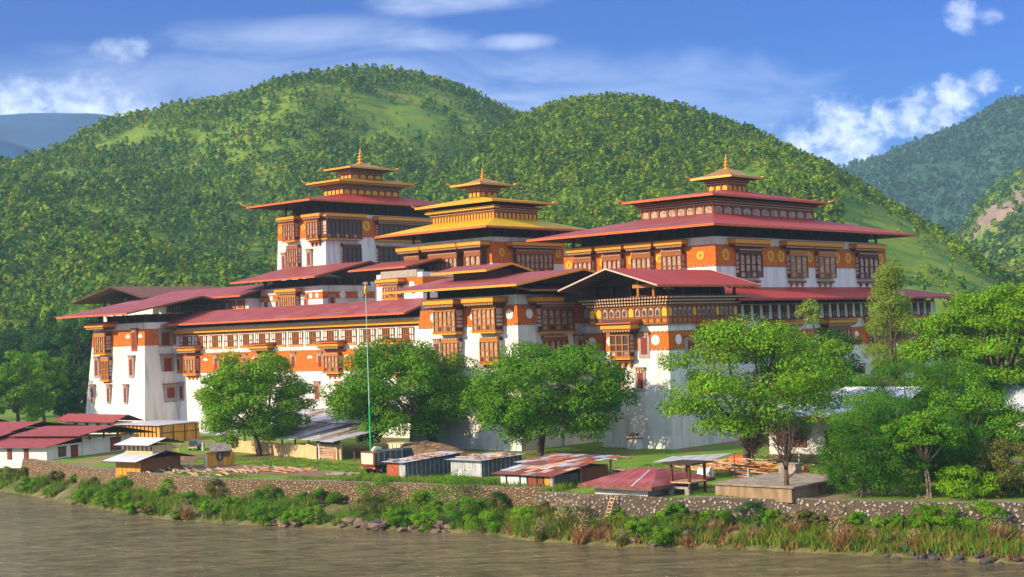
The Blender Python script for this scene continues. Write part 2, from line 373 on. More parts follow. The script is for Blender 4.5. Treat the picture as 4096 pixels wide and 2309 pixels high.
def hip(par, E, ze, Tt, zt, mt=('roof_x', 'roof_y'), t=.3, edge='fascia_red', sag=0.):
    """hip roof: eave rectangle E at ze rising to the rectangle Tt at zt"""
    x0, x1, y0, y1 = E; a0, a1, b0, b1 = Tt; m = MB()
    e = [(x0, y0, ze), (x1, y0, ze), (x1, y1, ze), (x0, y1, ze)]; tp = [(a0, b0, zt), (a1, b0, zt), (a1, b1, zt), (a0, b1, zt)]
    sof = [(p[0], p[1], p[2]-t) for p in e]; ti = [(p[0], p[1], p[2]-t) for p in tp]
    for i in range(4):
        j = (i+1) % 4; mm = mt[1] if i in (0, 2) else mt[0]
        if sag:
            mid = lambda p, q: ((p[0]+q[0])/2, (p[1]+q[1])/2, p[2]*.5+q[2]*.5-sag)
            c, d = mid(e[i], tp[i]), mid(e[j], tp[j]); m.poly([e[i], e[j], d, c], mm); m.poly([c, d, tp[j], tp[i]], mm)
        else: m.poly([e[i], e[j], tp[j], tp[i]], mm)
        m.poly([sof[i], ti[i], ti[j], sof[j]], 'soffit'); m.poly([e[i], sof[i], sof[j], e[j]], edge)
    m.poly(tp, mt[0])
    o = m.build('roof', par)
    k = MB(); h = .12
    k.box(x0-h, x0-.02, y0-h, y1+h, ze-.42, ze+.03, edge); k.box(x1+.02, x1+h, y0-h, y1+h, ze-.42, ze+.03, edge)
    k.box(x0-.02, x1+.02, y0-h, y0-.02, ze-.42, ze+.03, edge); k.box(x0-.02, x1+.02, y1+.02, y1+h, ze-.42, ze+.03, edge)
    k.build('fascia', o); return o
def corner_ornament(par, x, y, z, dx, dy, s=1., m='gold'):
    a = MB(); n = math.hypot(dx, dy); dx /= n; dy /= n
    pts = [(x-dx*.4*s, y-dy*.4*s, z+.02), (x+dx*.5*s, y+dy*.5*s, z+.12*s), (x+dx*1.1*s, y+dy*1.1*s, z+.45*s), (x+dx*1.3*s, y+dy*1.3*s, z+.95*s)]
    a.tube(pts, [.28*s, .26*s, .18*s, .05*s], m, 6); return a.build('corner_ornament', par, True)
def pinnacle(par, x, y, z, h, w=1.):
    p = [(1.0, 0), (1.05, .05), (.55, .10), (.45, .16), (.9, .20), (.95, .25), (.45, .30), (.40, .36), (.72, .40), (.74, .45), (.34, .50), (.30, .57), (.52, .60), (.52, .65), (.22, .70), (.16, .80), (.22, .84), (.10, .90), (.02, 1.0)]
    return MB().lathe((x, y, z), [(r*w, t*h) for r, t in p], 'gold').build('pinnacle', par, True)
def attic(par, rect, z0, z1, posts=True, m='attic', step=3.4):
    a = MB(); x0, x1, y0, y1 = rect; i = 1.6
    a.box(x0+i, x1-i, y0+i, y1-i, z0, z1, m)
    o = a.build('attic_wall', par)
    if posts:
        p = MB()
        def post(x, y): p.box(x-.2, x+.2, y-.2, y+.2, z0, z1, 'timber'); p.box(x-.55, x+.55, y-.3, y+.3, z1-.55, z1-.2, 'timber')
        n = max(2, int((y1-y0)/step))
        for k in range(n+1):
            post(x0+.4, y0+.4+(y1-y0-.8)*k/n)
        n = max(2, int((x1-x0)/step))
        for k in range(1, n+1): post(x0+.4+(x1-x0-.8)*k/n, y0+.4)
        p.box(x0+.1, x0+.7, y0+.1, y1-.1, z0+.002, z0+.3, 'timber'); p.box(x0+.7, x1-.1, y0+.1, y0+.7, z0+.002, z0+.3, 'timber')
        p.build('attic_frame', o)
    return o
def clerestory(par, rect, z0, z1, n_x, n_y, wood='wood', pane='pane_pale', flare=.9, corn=1.4, white_teeth=True, square=True, panefn=None):
    """timber storey with a row of panes on each face and a stepped cornice"""
    x0, x1, y0, y1 = rect; a = MB(); a.box(x0, x1, y0, y1, z0-1, z1, 'wood_dark'); H = z1-z0
    c0 = z1-corn
    for k in range(3):
        e = flare*(k+1)/3; za = c0+corn*k/3; zb = c0+corn*(k+1)/3
        a.box(x0-e, x1+e, y0-e, y1+e, za+.12, zb-.002, wood if k % 2 == 0 else 'wood_dark')
        for F, u0, u1 in ((FX(x0-e), y0-e, y1+e), (FY(y0-e), x0-e, x1+e)):
            b = MB(F); b.v = a.v; b.f = a.f; b.m = a.m; b.names = a.names
            dentils(b, u0+.05, u1-.05, -.1, .16, za+.16, zb-.1, m='dentil' if k < 2 else wood, step=.62, fill=.55)
    o = None; p = MB()
    for F, u0, u1, n in ((FX(x0), y0, y1, n_y), (FY(y0), x0, x1, n_x)):
        b = MB(F); b.v, b.f, b.m, b.names = a.v, a.f, a.m, a.names
        q = MB(F); q.v, q.f, q.m, q.names = p.v, p.f, p.m, p.names
        w = (u1-u0)/n; zt = c0-.15; zb = z0+.12*H
        b.box(u0, u1, 0, .12, z0-.5, zb, wood); b.box(u0, u1, 0, .14, zt, c0+.1, wood)
        for i in range(n+1): b.box(max(u0, u0+w*i-.2), min(u1, u0+w*i+.2), 0, .18, z0-.5, c0, wood)
        for i in range(n):
            arch(q, u0+w*i+.2+w*.06, u0+w*(i+1)-.2-w*.06, zb+.05, zt-.05, .05, panefn(i) if panefn else pane)
    o = a.build('clerestory', par); p.build('pane', o); return o
def lantern(par, cx, cy, hx, hy, z0, z1, ov, zt, pin, n=(4, 3), roofmat=('gold', 'gold'), pw=1., white=False):
    o = clerestory(par, (cx-hx, cx+hx, cy-hy, cy+hy), z0, z1, n[0], n[1], pane='pane_yellow', flare=.9, corn=(z1-z0)*.42, panefn=None)
    o.name = 'lantern'
    E = (cx-hx-ov, cx+hx+ov, cy-hy-ov, cy+hy+ov)
    r = hip(par, E, z1+.35, (cx-.8, cx+.8, cy-.8, cy+.8), zt, mt=roofmat, edge='gold', sag=.25)
    for sx, sy in ((-1, -1), (1, -1), (-1, 1), (1, 1)):
        corner_ornament(par, cx+sx*(hx+ov), cy+sy*(hy+ov), z1+.4, sx, sy, .7)
    pinnacle(par, cx, cy, zt-.1, pin, pw)
    return o
# ================================================================== the fortress, building by building
# X runs along the shaded front to the right, Y along the sunlit front to the left
# ---- A: front corner block
A = thing('corner_block', 'white front corner block with a dark timber gallery and open red gable roof', 'fortress block', (0, 0, 0))
walls(A, (0, 24, 0, 12.9), -1, 20.9, 1.0)
walls(A, (8, 24, 12.9, 25.4), -1, 20.9, .6, name='wall')
MB().frustum((-.9, 24, -.9, 13.0), -1, 2.0, .35, 'white').build('plinth', A)
band(A, (0, 24, 0, 12.9), 20.9, -1, 1.0, 16.4, 19.6)
band(A, (8, 24, 12.9, 25.4), 20.9, -1, .6, 16.4, 19.6)
yel = lambda pat: (lambda i: 'pane_yellow' if i % pat == 0 else 'pane_pale')
def gallery(par, rect, z0, z1, nx, ny, flare=1.3, name='gallery'):
    x0, x1, y0, y1 = rect; a = MB(); p = MB(); H = z1-z0; c0 = z1-1.5
    a.box(x0, x1, y0, y1, z0, z1, 'wood_dark')
    for k in range(3):
        e = flare*(k+1)/3; za = c0+.5*k; a.box(x0-e, x1+e, y0-e, y1+e, za+.10, za+.498, 'wood' if k % 2 else 'wood_dark')
        for F, u0, u1 in ((FX(x0-e), y0-e, y1+e), (FY(y0-e), x0-e, x1+e)):
            b = MB(F); b.v, b.f, b.m, b.names = a.v, a.f, a.m, a.names
            dentils(b, u0+.1, u1-.1, -.1, .2, za+.16, za+.42, m='dentil', step=.6, fill=.5)
    for F, u0, u1, n in ((FX(x0), y0, y1, ny), (FY(y0), x0, x1, nx)):
        b = MB(F); b.v, b.f, b.m, b.names = a.v, a.f, a.m, a.names; q = MB(F); q.v, q.f, q.m, q.names = p.v, p.f, p.m, p.names
        w = (u1-u0)/n; zb = z0+H*.22
        for i in range(n+1): b.box(max(u0, u0+w*i-.12), min(u1, u0+w*i+.12), 0, .16, z0, c0, 'wood')
        b.box(u0, u1, 0, .12, zb-.12, zb+.1, 'wood'); b.box(u0, u1, 0, .12, c0-.25, c0+.1, 'wood'); b.box(u0, u1, 0, .22, z0-.16, z0+.1, 'wood')
        for i in range(n):
            ua, ub = u0+w*i+.2, u0+w*(i+1)-.2; ye = i in (0, n-1) or i % 5 == 0
            arch(q, ua, ub, zb+.2, c0-.3, .05, 'pane_yellow' if ye else 'pane_pale')
            if not ye: arch(q, ua+.22, ub-.22, zb+.35, c0-.7, .07, 'pane_dark')
            q.poly([(ua+.05, .05, z0+.15), (ub-.05, .05, z0+.15), (ub-.05, .05, zb-.2), (ua+.05, .05, zb-.2)], 'wood_gold')
    o = a.build(name, par); p.build('pane', o); return o
gallery(A, (-.35, 20.5, -.35, 16.4), 20.9, 25.4, 15, 12)
bay(A, FX(0), 7.0, 11.0, 15.5, 19.9, 1.6, 3, can=(5.6, 12.0, 20.2, 21.0, 3.0), sill=True, corbel=True, roof=.9, pane='pane_dark')
slit(A, FX(0), 3.7, 6.0, 15.1, 19.5, 0, .35)
slit(A, FX(0), 4.7, 6.7, 9.5, 13.6, -.4, .62); slit(A, FX(0), 9.3, 11.3, 9.5, 13.6, -.4, .62)
disc(A, FX(0), 2.5, 18.1, .85, n0=.15); disc(A, FX(0), 12.1, 18.1, .8, n0=.15)
disc(A, FY(0), 2.6, 18.1, .85, n0=.15); disc(A, FY(0), 9.8, 18.0, .85, n0=.15)
slit(A, FY(0), 4.2, 8.2, 15.0, 18.6, 0, .35); slit(A, FY(0), 4.7, 8.2, 9.4, 12.4, -.4, .7)
bay(A, FY(0), 9.9, 17.5, 15.0, 19.4, 1.3, 6, can=(8.0, 20.0, 20.1, 20.9, 2.6), roof=.8)
disc(A, FX(8), 22.6, 18.1, .8, n0=.15)
bay(A, FX(8), 14.6, 19.5, 15.6, 19.2, .5, 4, sill=False, frame='wood')
attic(A, (0, 20.5, -.5, 16), 25.4, 27.6, step=4)
MB().hexa([(-1.2, .8, 27.5), (22, .8, 27.5), (22, 14.4, 27.5), (-1.2, 14.4, 27.5)], [(-1.2, 7.0, 29.8), (22, 7.0, 29.8), (22, 8.0, 29.8), (-1.2, 8.0, 29.8)], 'attic').build('attic_wall', A)
MB().box(1.0, 21, 8, 25, 25.4, 27.4, 'attic').build('attic_wall', A)
k = MB()
for y in (1.0, 4.2): k.box(-2.4, -2.0, y-.18, y+.18, 25.4, 28.2 if y > 2 else 27.6, 'wood_gold')
k.box(-2.5, -2.05, -2.2, 5.2, 26.9, 27.5, 'wood_gold'); k.box(-2.4, 0, -1.6, -1.1, 26.5, 26.9, 'wood_gold'); k.build('attic_frame', A)
gable(A, 'X', -3.0, 18.0, 27.15, 7.5, 30.35, -6.6, 24.2, edge='fascia_red', gedge='side_board')
rafters(A, (-5, -3), (24, -3), (0, 1), 27.1, 12, 'timber')

# ---- G: gate block
G = thing('gate_block', 'white gate block with two sunlit timber bay windows under a wide red roof', 'fortress block', (0, 30, 0))
walls(G, (-9, 14, 25.5, 49), -1, 26.8, 2.4)
MB().frustum((-12.0, 12, 22.9, 49), -1, 1.9, .5, 'white').build('plinth', G)
band(G, (-9, 14, 25.5, 49), 26.8, -1, 2.4, 21.5, 25.1)
for c, lo in ((40.85, (38.2, 42.1)), (31.2, (28.5, 32.7))):
    bay(G, FX(-9), c-2.7, c+2.6, 20.8, 25.3, 2.5, 5, can=(c-3.7, c+3.9, 25.7, 26.4, 4.0), frame='wood_gold')
    bay(G, FX(-9), lo[0], lo[1], 15.3, 19.6, 2.0, 4, sill=True, corbel=True)
    dentils_ = None
slit(G, FX(-9), 43.6, 45.4, 14.5, 19.6, .2, 1.0)
disc(G, FX(-9), 26.9, 23.4, .85, n0=.4); disc(G, FX(-9), 35.6, 23.4, .85, n0=.4); disc(G, FX(-9), 45.6, 23.4, .85, n0=.4)
bay(G, FY(25.5), -4.2, 4.5, 20.4, 25.0, 1.5, 5, can=(-6.4, 6.9, 25.5, 26.2, 2.4), frame='wood')
bay(G, FY(25.5), -3.6, 2.9, 14.6, 19.5, 1.2, 4, frame='wood')
slit(G, FY(25.5), 5.2, 8.6, 12.5, 19.4, .4, 1.2)
disc(G, FY(25.5), -6.3, 23.4, .85, n0=.4); disc(G, FY(25.5), 9.6, 23.2, .85, n0=.4)
attic(G, (-8, 14, 26, 49), 26.8, 28.8, step=4.2)
MB().hexa([(-7.5, 24.5, 28.75), (13, 24.5, 28.75), (13, 48, 28.75), (-7.5, 48, 28.75)], [(1.5, 24.5, 30.6), (4.5, 24.5, 30.6), (4.5, 48, 30.6), (1.5, 48, 30.6)], 'attic').build('attic_wall', G)
gable(G, 'Y', -15.2, 20, 28.35, 2.9, 31.2, 20.0, 53.0, edge='fascia')
rafters(G, (-15, 21), (-15, 53), (1, 0), 28.3, 11, 'timber')
k = MB(); k.slab([(-10, 21.2, 27.5), (10.5, 21.2, 27.5), (10.5, 25.6, 28.3), (-10, 25.6, 28.3)], .3, 'roof_old', 'soffit', 'wood_gold'); k.build('pent_roof', G)
Gc = MB(); Gc.box(-3.5, 2.2, 36.5, 46, 30, 32, 'timber'); Gc.build('roof_vent', G)
gable(G, 'Y', -6.8, 6.0, 31.65, .2, 33.0, 34.6, 48.5, edge='fascia', name='vent_roof')

# ---- W: long sunlit wing
W = thing('long_wing', 'long white wing with an orange band, a row of small windows and long red roof', 'fortress wing', (6, 100, 0))
walls(W, (6, 22, 49, 148), -1, 24.0, 1.3)
band(W, (6, 22, 49, 148), 24.0, -1, 1.3, 13.5, 18.1)
k = MB(FX(6)); k.box(49.5, 146.8, -.5, 1.1, 22.75, 23.55, 'fascia'); dentils(k, 49.5, 146.5, .2, .6, 22.45, 22.72, step=.75, m='wood'); k.box(49.5, 146.8, -.5, .3, 22.3, 22.45, 'wood'); k.build('cornice', W)
# window row: wood lattice between white shutters, white piers between the windows
def row_window(par, F, u0, u1, z0, z1, n0):
    a = MB(F); p = MB(F); a.box(u0, u1, -1.2, n0, z0, z1, 'wood_dark'); w = u1-u0
    for t in (0, .13, .27, .73, .87, 1): a.box(u0+w*t-.07, u0+w*t+.07, n0, n0+.14, z0, z1, 'wood')
    for z in (z0+.1, z0+(z1-z0)*.48, z1-.1): a.box(u0, u1, n0, n0+.12, z-.09, z+.09, 'wood')
    a.box(u0-.1, u1+.1, n0, n0+.25, z0-.25, z0, 'fascia')
    for t in (.385, .5, .615): a.box(u0+w*t-.06, u0+w*t+.06, n0, n0+.1, z0, z1, 'wood_gold')
    for za, zb in ((z0+.2, z0+(z1-z0)*.44), (z0+(z1-z0)*.53, z1-.2)):
        for t0, t1 in ((.02, .12), (.14, .26), (.74, .86), (.88, .98)):
            p.poly([(u0+w*t0, n0+.04, za), (u0+w*t1, n0+.04, za), (u0+w*t1, n0+.04, zb), (u0+w*t0, n0+.04, zb)], 'disc_white')
    o = a.build('row_window', par); p.build('pane', o)
n = 14; y_a, y_b = 66.0, 146.0; st = (y_b-y_a)/n
for i in range(n):
    u0 = y_a+st*i+.55
    row_window(W, FX(6), u0, u0+st-1.1, 19.2, 22.1, .28)
for c in (140.0, 113.5, 90.3, 71.2):
    bay(W, FX(6), c-2.1, c+2.3, 13.5, 17.4, 1.5, 4, can=(c-3.0, c+3.9, 18.75, 19.4, 2.3), roof=.75, corbel=True)
for u in (146.0, 131.5, 121, 104.0, 95.2, 82.0, 63, 57): slit(W, FX(6), u-.9, u+.9, 13.7, 17.7, .1, .5)
for u in (135.5, 126, 117.6, 98.5, 86.6, 79.0): disc(W, FX(6), u, 15.9, 1.0, n0=.35)
for u in (144.6, 130, 118, 107, 96.0, 89.1, 79, 68): slit(W, FX(6), u-1.0, u+1.0, 7.0, 11.4, .3, .9)
attic(W, (6, 22, 52, 147), 24.0, 25.4, step=5.5)
k = MB(); k.box(10, 17, 52, 146, 25.4, 26.9, 'attic'); k.build('attic_wall', W)
gable(W, 'Y', 2.0, 25.5, 24.95, 12.5, 28.0, 65.2, 151.5)
rafters(W, (2, 66), (2, 151), (1, 0), 24.9, 24)

# ---- D: far left tower
D = thing('left_tower', 'battered white end tower with a tall two-storey bay window at the far left', 'fortress tower', (0, 158, 0))
walls(D, (-2.5, 22, 147.5, 168.7), -1, 25.6, 2.3)
band(D, (-2.5, 22, 147.5, 168.7), 25.6, -1, 2.3, 20.2, 24.1, trim=False)
bay(D, FX(-2.5), 160.8, 165.4, 18.9, 23.6, 2.2, 5, can=(159.4, 167.3, 25.0, 25.6, 3.6), roof=.7)
bay(D, FX(-2.5), 160.2, 163.4, 12.6, 17.9, 1.8, 5, corbel=True)
slit(D, FX(-2.5), 149.9, 152.2, 19.0, 24.4, .2, .7, frame='wood'); slit(D, FX(-2.5), 150.6, 152.7, 12.9, 18.1, .9, 1.3); slit(D, FX(-2.5), 165.2, 167.3, 12.9, 18.1, .9, 1.3)
for u in (167.4, 160.5, 153.4): slit(D, FX(-2.5), u-.75, u+.75, 6.8, 11.4, 1.2, 1.9)
for u in (148.9, 154.0, 167.6): disc(D, FX(-2.5), u, 22.2, .85, n0=.25)
for z0, z1, e in ((19.0, 24.1, .5), (12.9, 18.1, 1.0), (6.8, 11.2, 1.7)): slit(D, FY(147.5), .7+e*.3, 4.8, z0, z1, 0, e)
attic(D, (-2, 20, 148, 168), 25.6, 27.6)
gable(D, 'Y', -10.0, 31, 27.75, 11.0, 31.6, 143.5, 173.0)
rafters(D, (-10, 144), (-10, 173), (1, 0), 27.7, 8)

# ---- B: right wing
B = thing('right_wing', 'long shaded wing on the right with a row of dark windows below a red roof', 'fortress wing', (60, 4, 0))
walls(B, (22, 104, 3, 15), -1, 23.9, 1.2)
band(B, (22, 104, 3, 15), 23.9, -1, 1.2, 15.4, 19.0)
x = 24.6
for i in range(26):
    if x > 101: break
    a = MB(FY(3)); a.box(x, x+1.9, -1, .2, 21.1, 23.7, 'wood_dark')
    a.box(x-.1, x+2.0, 0, .3, 23.55, 23.8, 'wood'); a.box(x-.1, x+2.0, 0, .4, 20.9, 21.1, 'wood'); a.box(x+.85, x+1.05, .2, .3, 21.1, 23.5, 'wood'); a.box(x+.2, x+1.7, .2, .3, 22.1, 22.3, 'wood_gold')
    o = a.build('row_window', B)
    p = MB(FY(3))
    for dx in (.3, 1.15): p.poly([(x+dx, .23, 21.3), (x+dx+.45, .23, 21.3), (x+dx+.45, .23, 21.95), (x+dx, .23, 21.95)], 'pane_pale')
    p.build('pane', o); x += 3.12
for c in (39, 59.5, 77, 93): bay(B, FY(3), c-4.2, c+4.2, 14.8, 19.4, 1.4, 6, can=(c-5.6, c+5.6, 19.9, 20.6, 2.4), roof=.5, frame='wood')
for u in (32, 47, 52, 68, 85): disc(B, FY(3), u, 17.3, .85, n0=.3)
for u in (29, 37, 45, 53, 61, 69, 77, 85, 93): slit(B, FY(3), u-1.1, u+1.1, 8.6, 11.6, .3, .9)
attic(B, (21, 104, 3, 13), 23.9, 25.0, step=4)
m = MB(); e = [(17.5, -2, 24.75), (110.5, -2, 24.75), (106.6, 19, 24.75), (17.5, 19, 24.75)]
m.slab([(18.5, -2, 24.75), (110.5, -2, 24.75), (102, 14.2, 27.6), (18.5, 14.2, 27.6)], .28, 'roof_y', 'soffit', 'soffit')
m.poly([(110.5, -2, 24.75), (110.5, 19, 24.75), (102, 14.2, 27.6)], 'roof_x'); m.build('roof', B)
MB().box(18.5, 110.6, -2.12, -2.02, 24.4, 24.79, 'roof_y').build('fascia', B)
rafters(B, (19, -2), (106, -2), (0, 1), 24.7, 26, 'timber')

# ---- C: great hall on the right
Cc = thing('great_hall', 'largest white hall with gilt discs, two red roofs and a golden lantern', 'fortress hall', (66, 32, 0))
CR = (35.5, 103, 14, 51.6)
walls(Cc, CR, 15, 37.3, .5)
band(Cc, CR, 37.3, 15, .5, 31.6, 35.8)
for c in (45.9, 38.3, 30.9, 23.5):
    bay(Cc, FX(35.5), c-2.4, c+2.3, 29.5, 35.2, 1.2, 4, can=(c-3.3, c+3.4, 36.2, 37.0, 2.2), frame='wood', sill=False)
for u in (50.2, 48.1+.3, 41.9-.6, 34.3-.3, 27.3-.2, 17.3): disc(Cc, FX(35.5), u, 33.8, .85, 'gold_paint', n0=.15)
for c, h, kd in ((46.2, 4.0, 0), (64.2, 3.3, 1), (75.6, 3.4, 1), (93.5, 4.3, 0)):
    bay(Cc, FY(14), c-h, c+h, 29.4, 35.0, 1.0, 4 if not kd else 3, can=(c-h-2.4, c+h+2.4, 36.0, 36.8, 1.9), frame='wood_dark' if not kd else 'wood_gold', sill=False, corbel=True, rows=2 if kd else 1)
for u in (38.7, 54.8, 59.2-.5, 70.0-.2, 81.2, 85.9, 100.4): disc(Cc, FY(14), u, 33.8, 1.15, 'gold_paint', n0=.15)
attic(Cc, (36.5, 102, 15, 50.6), 37.3, 39.4, step=4)
hip(Cc, (29, 109.8, 9.7, 56.0), 39.3, (49.4, 87.6, 23.4, 41.2), 43.1)
rafters(Cc, (29, 10), (29, 56), (1, 0), 39.2, 13); rafters(Cc, (30, 9.7), (109, 9.7), (0, 1), 39.2, 22, 'timber')
clerestory(Cc, (49, 88, 23.2, 41.4), 42.6, 46.0, 11, 8, wood='wood', pane='pane_pale', flare=.9, corn=1.3)
hip(Cc, (45.6, 91.4, 20.9, 43.7), 46.7, (62, 74, 29, 36), 48.9)
rafters(Cc, (45.6, 21), (45.6, 43.6), (1, 0), 46.6, 9)
for x_, y_, dx, dy in ((45.6, 43.7, -1, 1), (91.4, 20.9, 1, -1), (45.6, 20.9, -1, -1)): corner_ornament(Cc, x_, y_, 46.75, dx, dy, .9)
lantern(Cc, 68, 32.3, 3.5, 2.6, 48.6, 51.6, 2.6, 54.0, 3.5, (4, 3), pw=.75)

# ---- M: golden temple in the middle
Mm = thing('yellow_roof_temple', 'brown timber temple with two bright yellow roofs in the middle of the fortress', 'temple', (42, 80, 0))
MR = (30, 53.8, 67, 92.6)
walls(Mm, MR, 15, 40.8, .4)
band(Mm, MR, 40.8, 15, .4, 35.2, 39.8, trim=False)
for c, h, cols in ((89.4, 2.3, 3), (79.8, 4.3, 7), (70.8, 2.3, 3)):
    bay(Mm, FX(30), c-h, c+h, 32.2, 38.0, 2.0, cols, can=(c-h-1.2, c+h+1.5, 39.1, 39.8, 3.2), frame='wood', sill=True, boards=False)
bay(Mm, FY(67), 36.6, 48.6, 33.0, 38.2, 1.0, 8, can=(34.6, 51.2, 39.0, 39.7, 2.0), frame='wood', boards=False)
for u in (33.0, 51.6): disc(Mm, FY(67), u, 37.5, .9, 'gold_paint', n0=.1)
attic(Mm, (30.5, 53.5, 67.5, 92), 40.8, 42.7, step=4.2)
hip(Mm, (24, 59.8, 62.9, 96.6), 42.7, (35, 48.8, 70.4, 89.4), 45.3, mt=('roof_yellow', 'roof_yellow'), edge='fascia_red')
rafters(Mm, (24, 63.5), (24, 96), (1, 0), 42.6, 8, 'timber')
clerestory(Mm, (35, 48.8, 70.4, 89.4), 44.9, 47.9, 10, 21, wood='wood', pane='pane_yellow', flare=1.0, corn=1.2)
hip(Mm, (32, 52.3, 68.2, 91.8), 49.0, (39, 45, 77.5, 82.5), 50.6, mt=('roof_yellow', 'roof_yellow'), edge='fascia')
MB().box(35.2, 48.6, 70.6, 89.2, 47.9, 48.8, 'attic').build('attic_wall', Mm)
k = MB(FX(35)); k.box(69.4, 90.6, -.4, 1.25, 47.45, 47.95, 'gold_paint'); k.build('cornice', Mm)
for x_, y_, dx, dy in ((32, 91.8, -1, 1), (52.3, 68.2, 1, -1), (32, 68.2, -1, -1)): corner_ornament(Mm, x_, y_, 49.05, dx, dy, .7)
lantern(Mm, 41.9, 80.0, 2.9, 1.8, 50.4, 53.2, 2.8, 55.0, 2.7, (3, 3), pw=.65)

# ---- T: tall tower at the back
Tt = thing('tall_tower', 'tall white tower at the back with red roof and two golden tiers', 'fortress tower', (60, 141, 0))
TR = (40, 81, 132, 150)
walls(Tt, TR, 15, 51.5, 1.3)
band(Tt, TR, 51.5, 15, 1.3, 45.7, 50.6, trim=False)
bay(Tt, FX(40), 142.0, 146.5, 45.6, 50.4, 1.5, 5, can=(141.0, 147.9, 50.7, 51.4, 2.5), frame='wood')
bay(Tt, FX(40), 133.0, 137.2, 45.4, 50.3, 1.5, 4, can=(131.2, 138.2, 50.7, 51.4, 2.5), frame='wood', corbel=True)
bay(Tt, FX(40), 141.2, 145.5, 38.8, 44.3, 1.3, 5, frame='wood', corbel=True)
slit(Tt, FX(40), 146.6, 148.3, 38.0, 42.6, .3, .9); slit(Tt, FX(40), 136.6, 138.5, 38.3, 42.9, .3, .9)
for u in (148.8, 139.8): disc(Tt, FX(40), u, 48.4, .8, 'gold_paint', n0=.3)
bay(Tt, FY(132), 39.2, 50.6, 45.4, 50.2, 1.5, 8, can=(38.4, 52.0, 50.6, 51.3, 2.4), frame='wood_dark', pane='pane_dark')
bay(Tt, FY(132), 44.6, 50.6, 38.4, 44.0, 1.2, 4, frame='wood_dark', pane='pane_dark')
bay(Tt, FY(132), 56.6, 72.8, 45.4, 49.6, 1.5, 9, can=(56.0, 74.6, 50.2, 51.0, 2.4), frame='wood_dark', pane='pane_dark')
bay(Tt, FY(132), 56.6, 72.8, 38.6, 43.8, 1.2, 9, frame='wood_dark', pane='pane_dark')
disc(Tt, FY(132), 53.4, 48.6, 1.3, 'gold_paint', n0=.3); disc(Tt, FY(132), 77, 48.6, 1.1, 'gold_paint', n0=.3)
attic(Tt, (41, 80, 133, 149), 51.5, 54.3, step=4)
hip(Tt, (32.5, 88.7, 128.6, 153.2), 54.4, (50.6, 70.6, 136.8, 145.2), 57.3)
rafters(Tt, (32.5, 129), (32.5, 153), (1, 0), 54.3, 7, 'timber'); rafters(Tt, (33, 128.6), (88, 128.6), (0, 1), 54.3, 14, 'timber')
clerestory(Tt, (51, 70.4, 137.2, 144.8), 56.8, 59.8, 8, 5, wood='wood', pane='pane_yellow', flare=1.2, corn=1.1)
hip(Tt, (47.6, 73.8, 134.6, 147.6), 60.6, (55, 66.4, 138.4, 143.6), 61.7, mt=('gold', 'gold'), edge='fascia')
k = MB(); k.box(48.4, 73.0, 135.4, 146.8, 59.8, 60.2, 'gold'); k.build('cornice', Tt)
lantern(Tt, 60.7, 141, 5.3, 2.2, 61.4, 64.0, 2.9, 66.0, 4.2, (4, 3), pw=1.0)
for x_, y_, dx, dy in ((32.5, 153.2, -1, 1), (32.5, 128.6, -1, -1)): corner_ornament(Tt, x_, y_, 54.5, dx, dy, 1.1)
for x_, y_, dx, dy in ((47.6, 147.6, -1, 1), (73.8, 134.6, 1, -1), (47.6, 134.6, -1, -1)): corner_ornament(Tt, x_, y_, 60.7, dx, dy, .9)

# ---- inner blocks
E_ = thing('courtyard_block', 'small white courtyard block with orange band and red gable roof below the tall tower', 'fortress block', (28, 124, 0))
walls(E_, (22, 38, 112.8, 135.2), 15, 32.6, .3); band(E_, (22, 38, 112.8, 135.2), 32.6, 15, .3, 29.6, 31.2, trim=False)
bay(E_, FX(22), 121.0, 126.6, 27.4, 31.0, 1.2, 7, can=(119.8, 127.6, 31.6, 32.2, 2.2))
for u in (118.6, 129.0, 133.2): slit(E_, FX(22), u-.7, u+.7, 27.4, 30.6, 0, .25)
for u in (114.7, 116.6+.3, 120.0, 131.2): disc(E_, FX(22), u, 30.4, .6)
for u in (28.0, 33.6): disc(E_, FY(112.8), u, 30.4, .95)
slit(E_, FY(112.8), 23.6, 25.6, 27.6, 30.8, 0, .3)
attic(E_, (22.5, 37.5, 113, 135), 32.6, 34.6, step=4)
gable(E_, 'Y', 17.0, 50, 34.55, 34, 38.2, 109.5, 140.5)
rafters(E_, (17, 110), (17, 140), (1, 0), 34.5, 8, 'timber')
K_ = thing('inner_gallery', 'low inner gallery with small white shutters under a long red roof behind the long wing', 'fortress block', (20, 148, 0))
walls(K_, (18.5, 36, 135.6, 172), 15, 30.6, .1)
for i in range(9): row_window(K_, FX(18.5), 137.0+i*3.6, 139.6+i*3.6, 28.4, 30.3, .2)
gable(K_, 'Y', 14.5, 42, 31.3, 27, 34.2, 133.5, 178)
rafters(K_, (14.5, 134), (14.5, 176), (1, 0), 31.2, 11)
F_ = thing('inner_house', 'small inner building with an orange canopied window between the tower and the temple', 'fortress block', (20, 82, 0))
walls(F_, (16, 29, 74, 88), 15, 33.6, .3); band(F_, (16, 29, 74, 88), 33.6, 15, .3, 31.0, 32.6, trim=False)
bay(F_, FX(16), 80.2, 84.6, 28.6, 31.2, 1.4, 5, can=(79.0, 86.0, 31.8, 32.4, 2.4)); disc(F_, FX(16), 77.2, 31.0, .8)
k = MB(); k.box(15.8, 18, 75.5, 86.5, 32.7, 34.2, 'stone_trim'); k.build('parapet', F_)
gable(F_, 'Y', 15.5, 30, 35.0, 26, 36.9, 78.5, 96.5)
H_ = thing('rear_roof_block', 'dark weathered block with an old sagging gable roof behind the end tower', 'fortress block', (30, 188, 0))
walls(H_, (24, 46, 183, 206), 0, 30.5, .4); attic(H_, (23, 46, 182, 205), 30.5, 33.0, step=5)
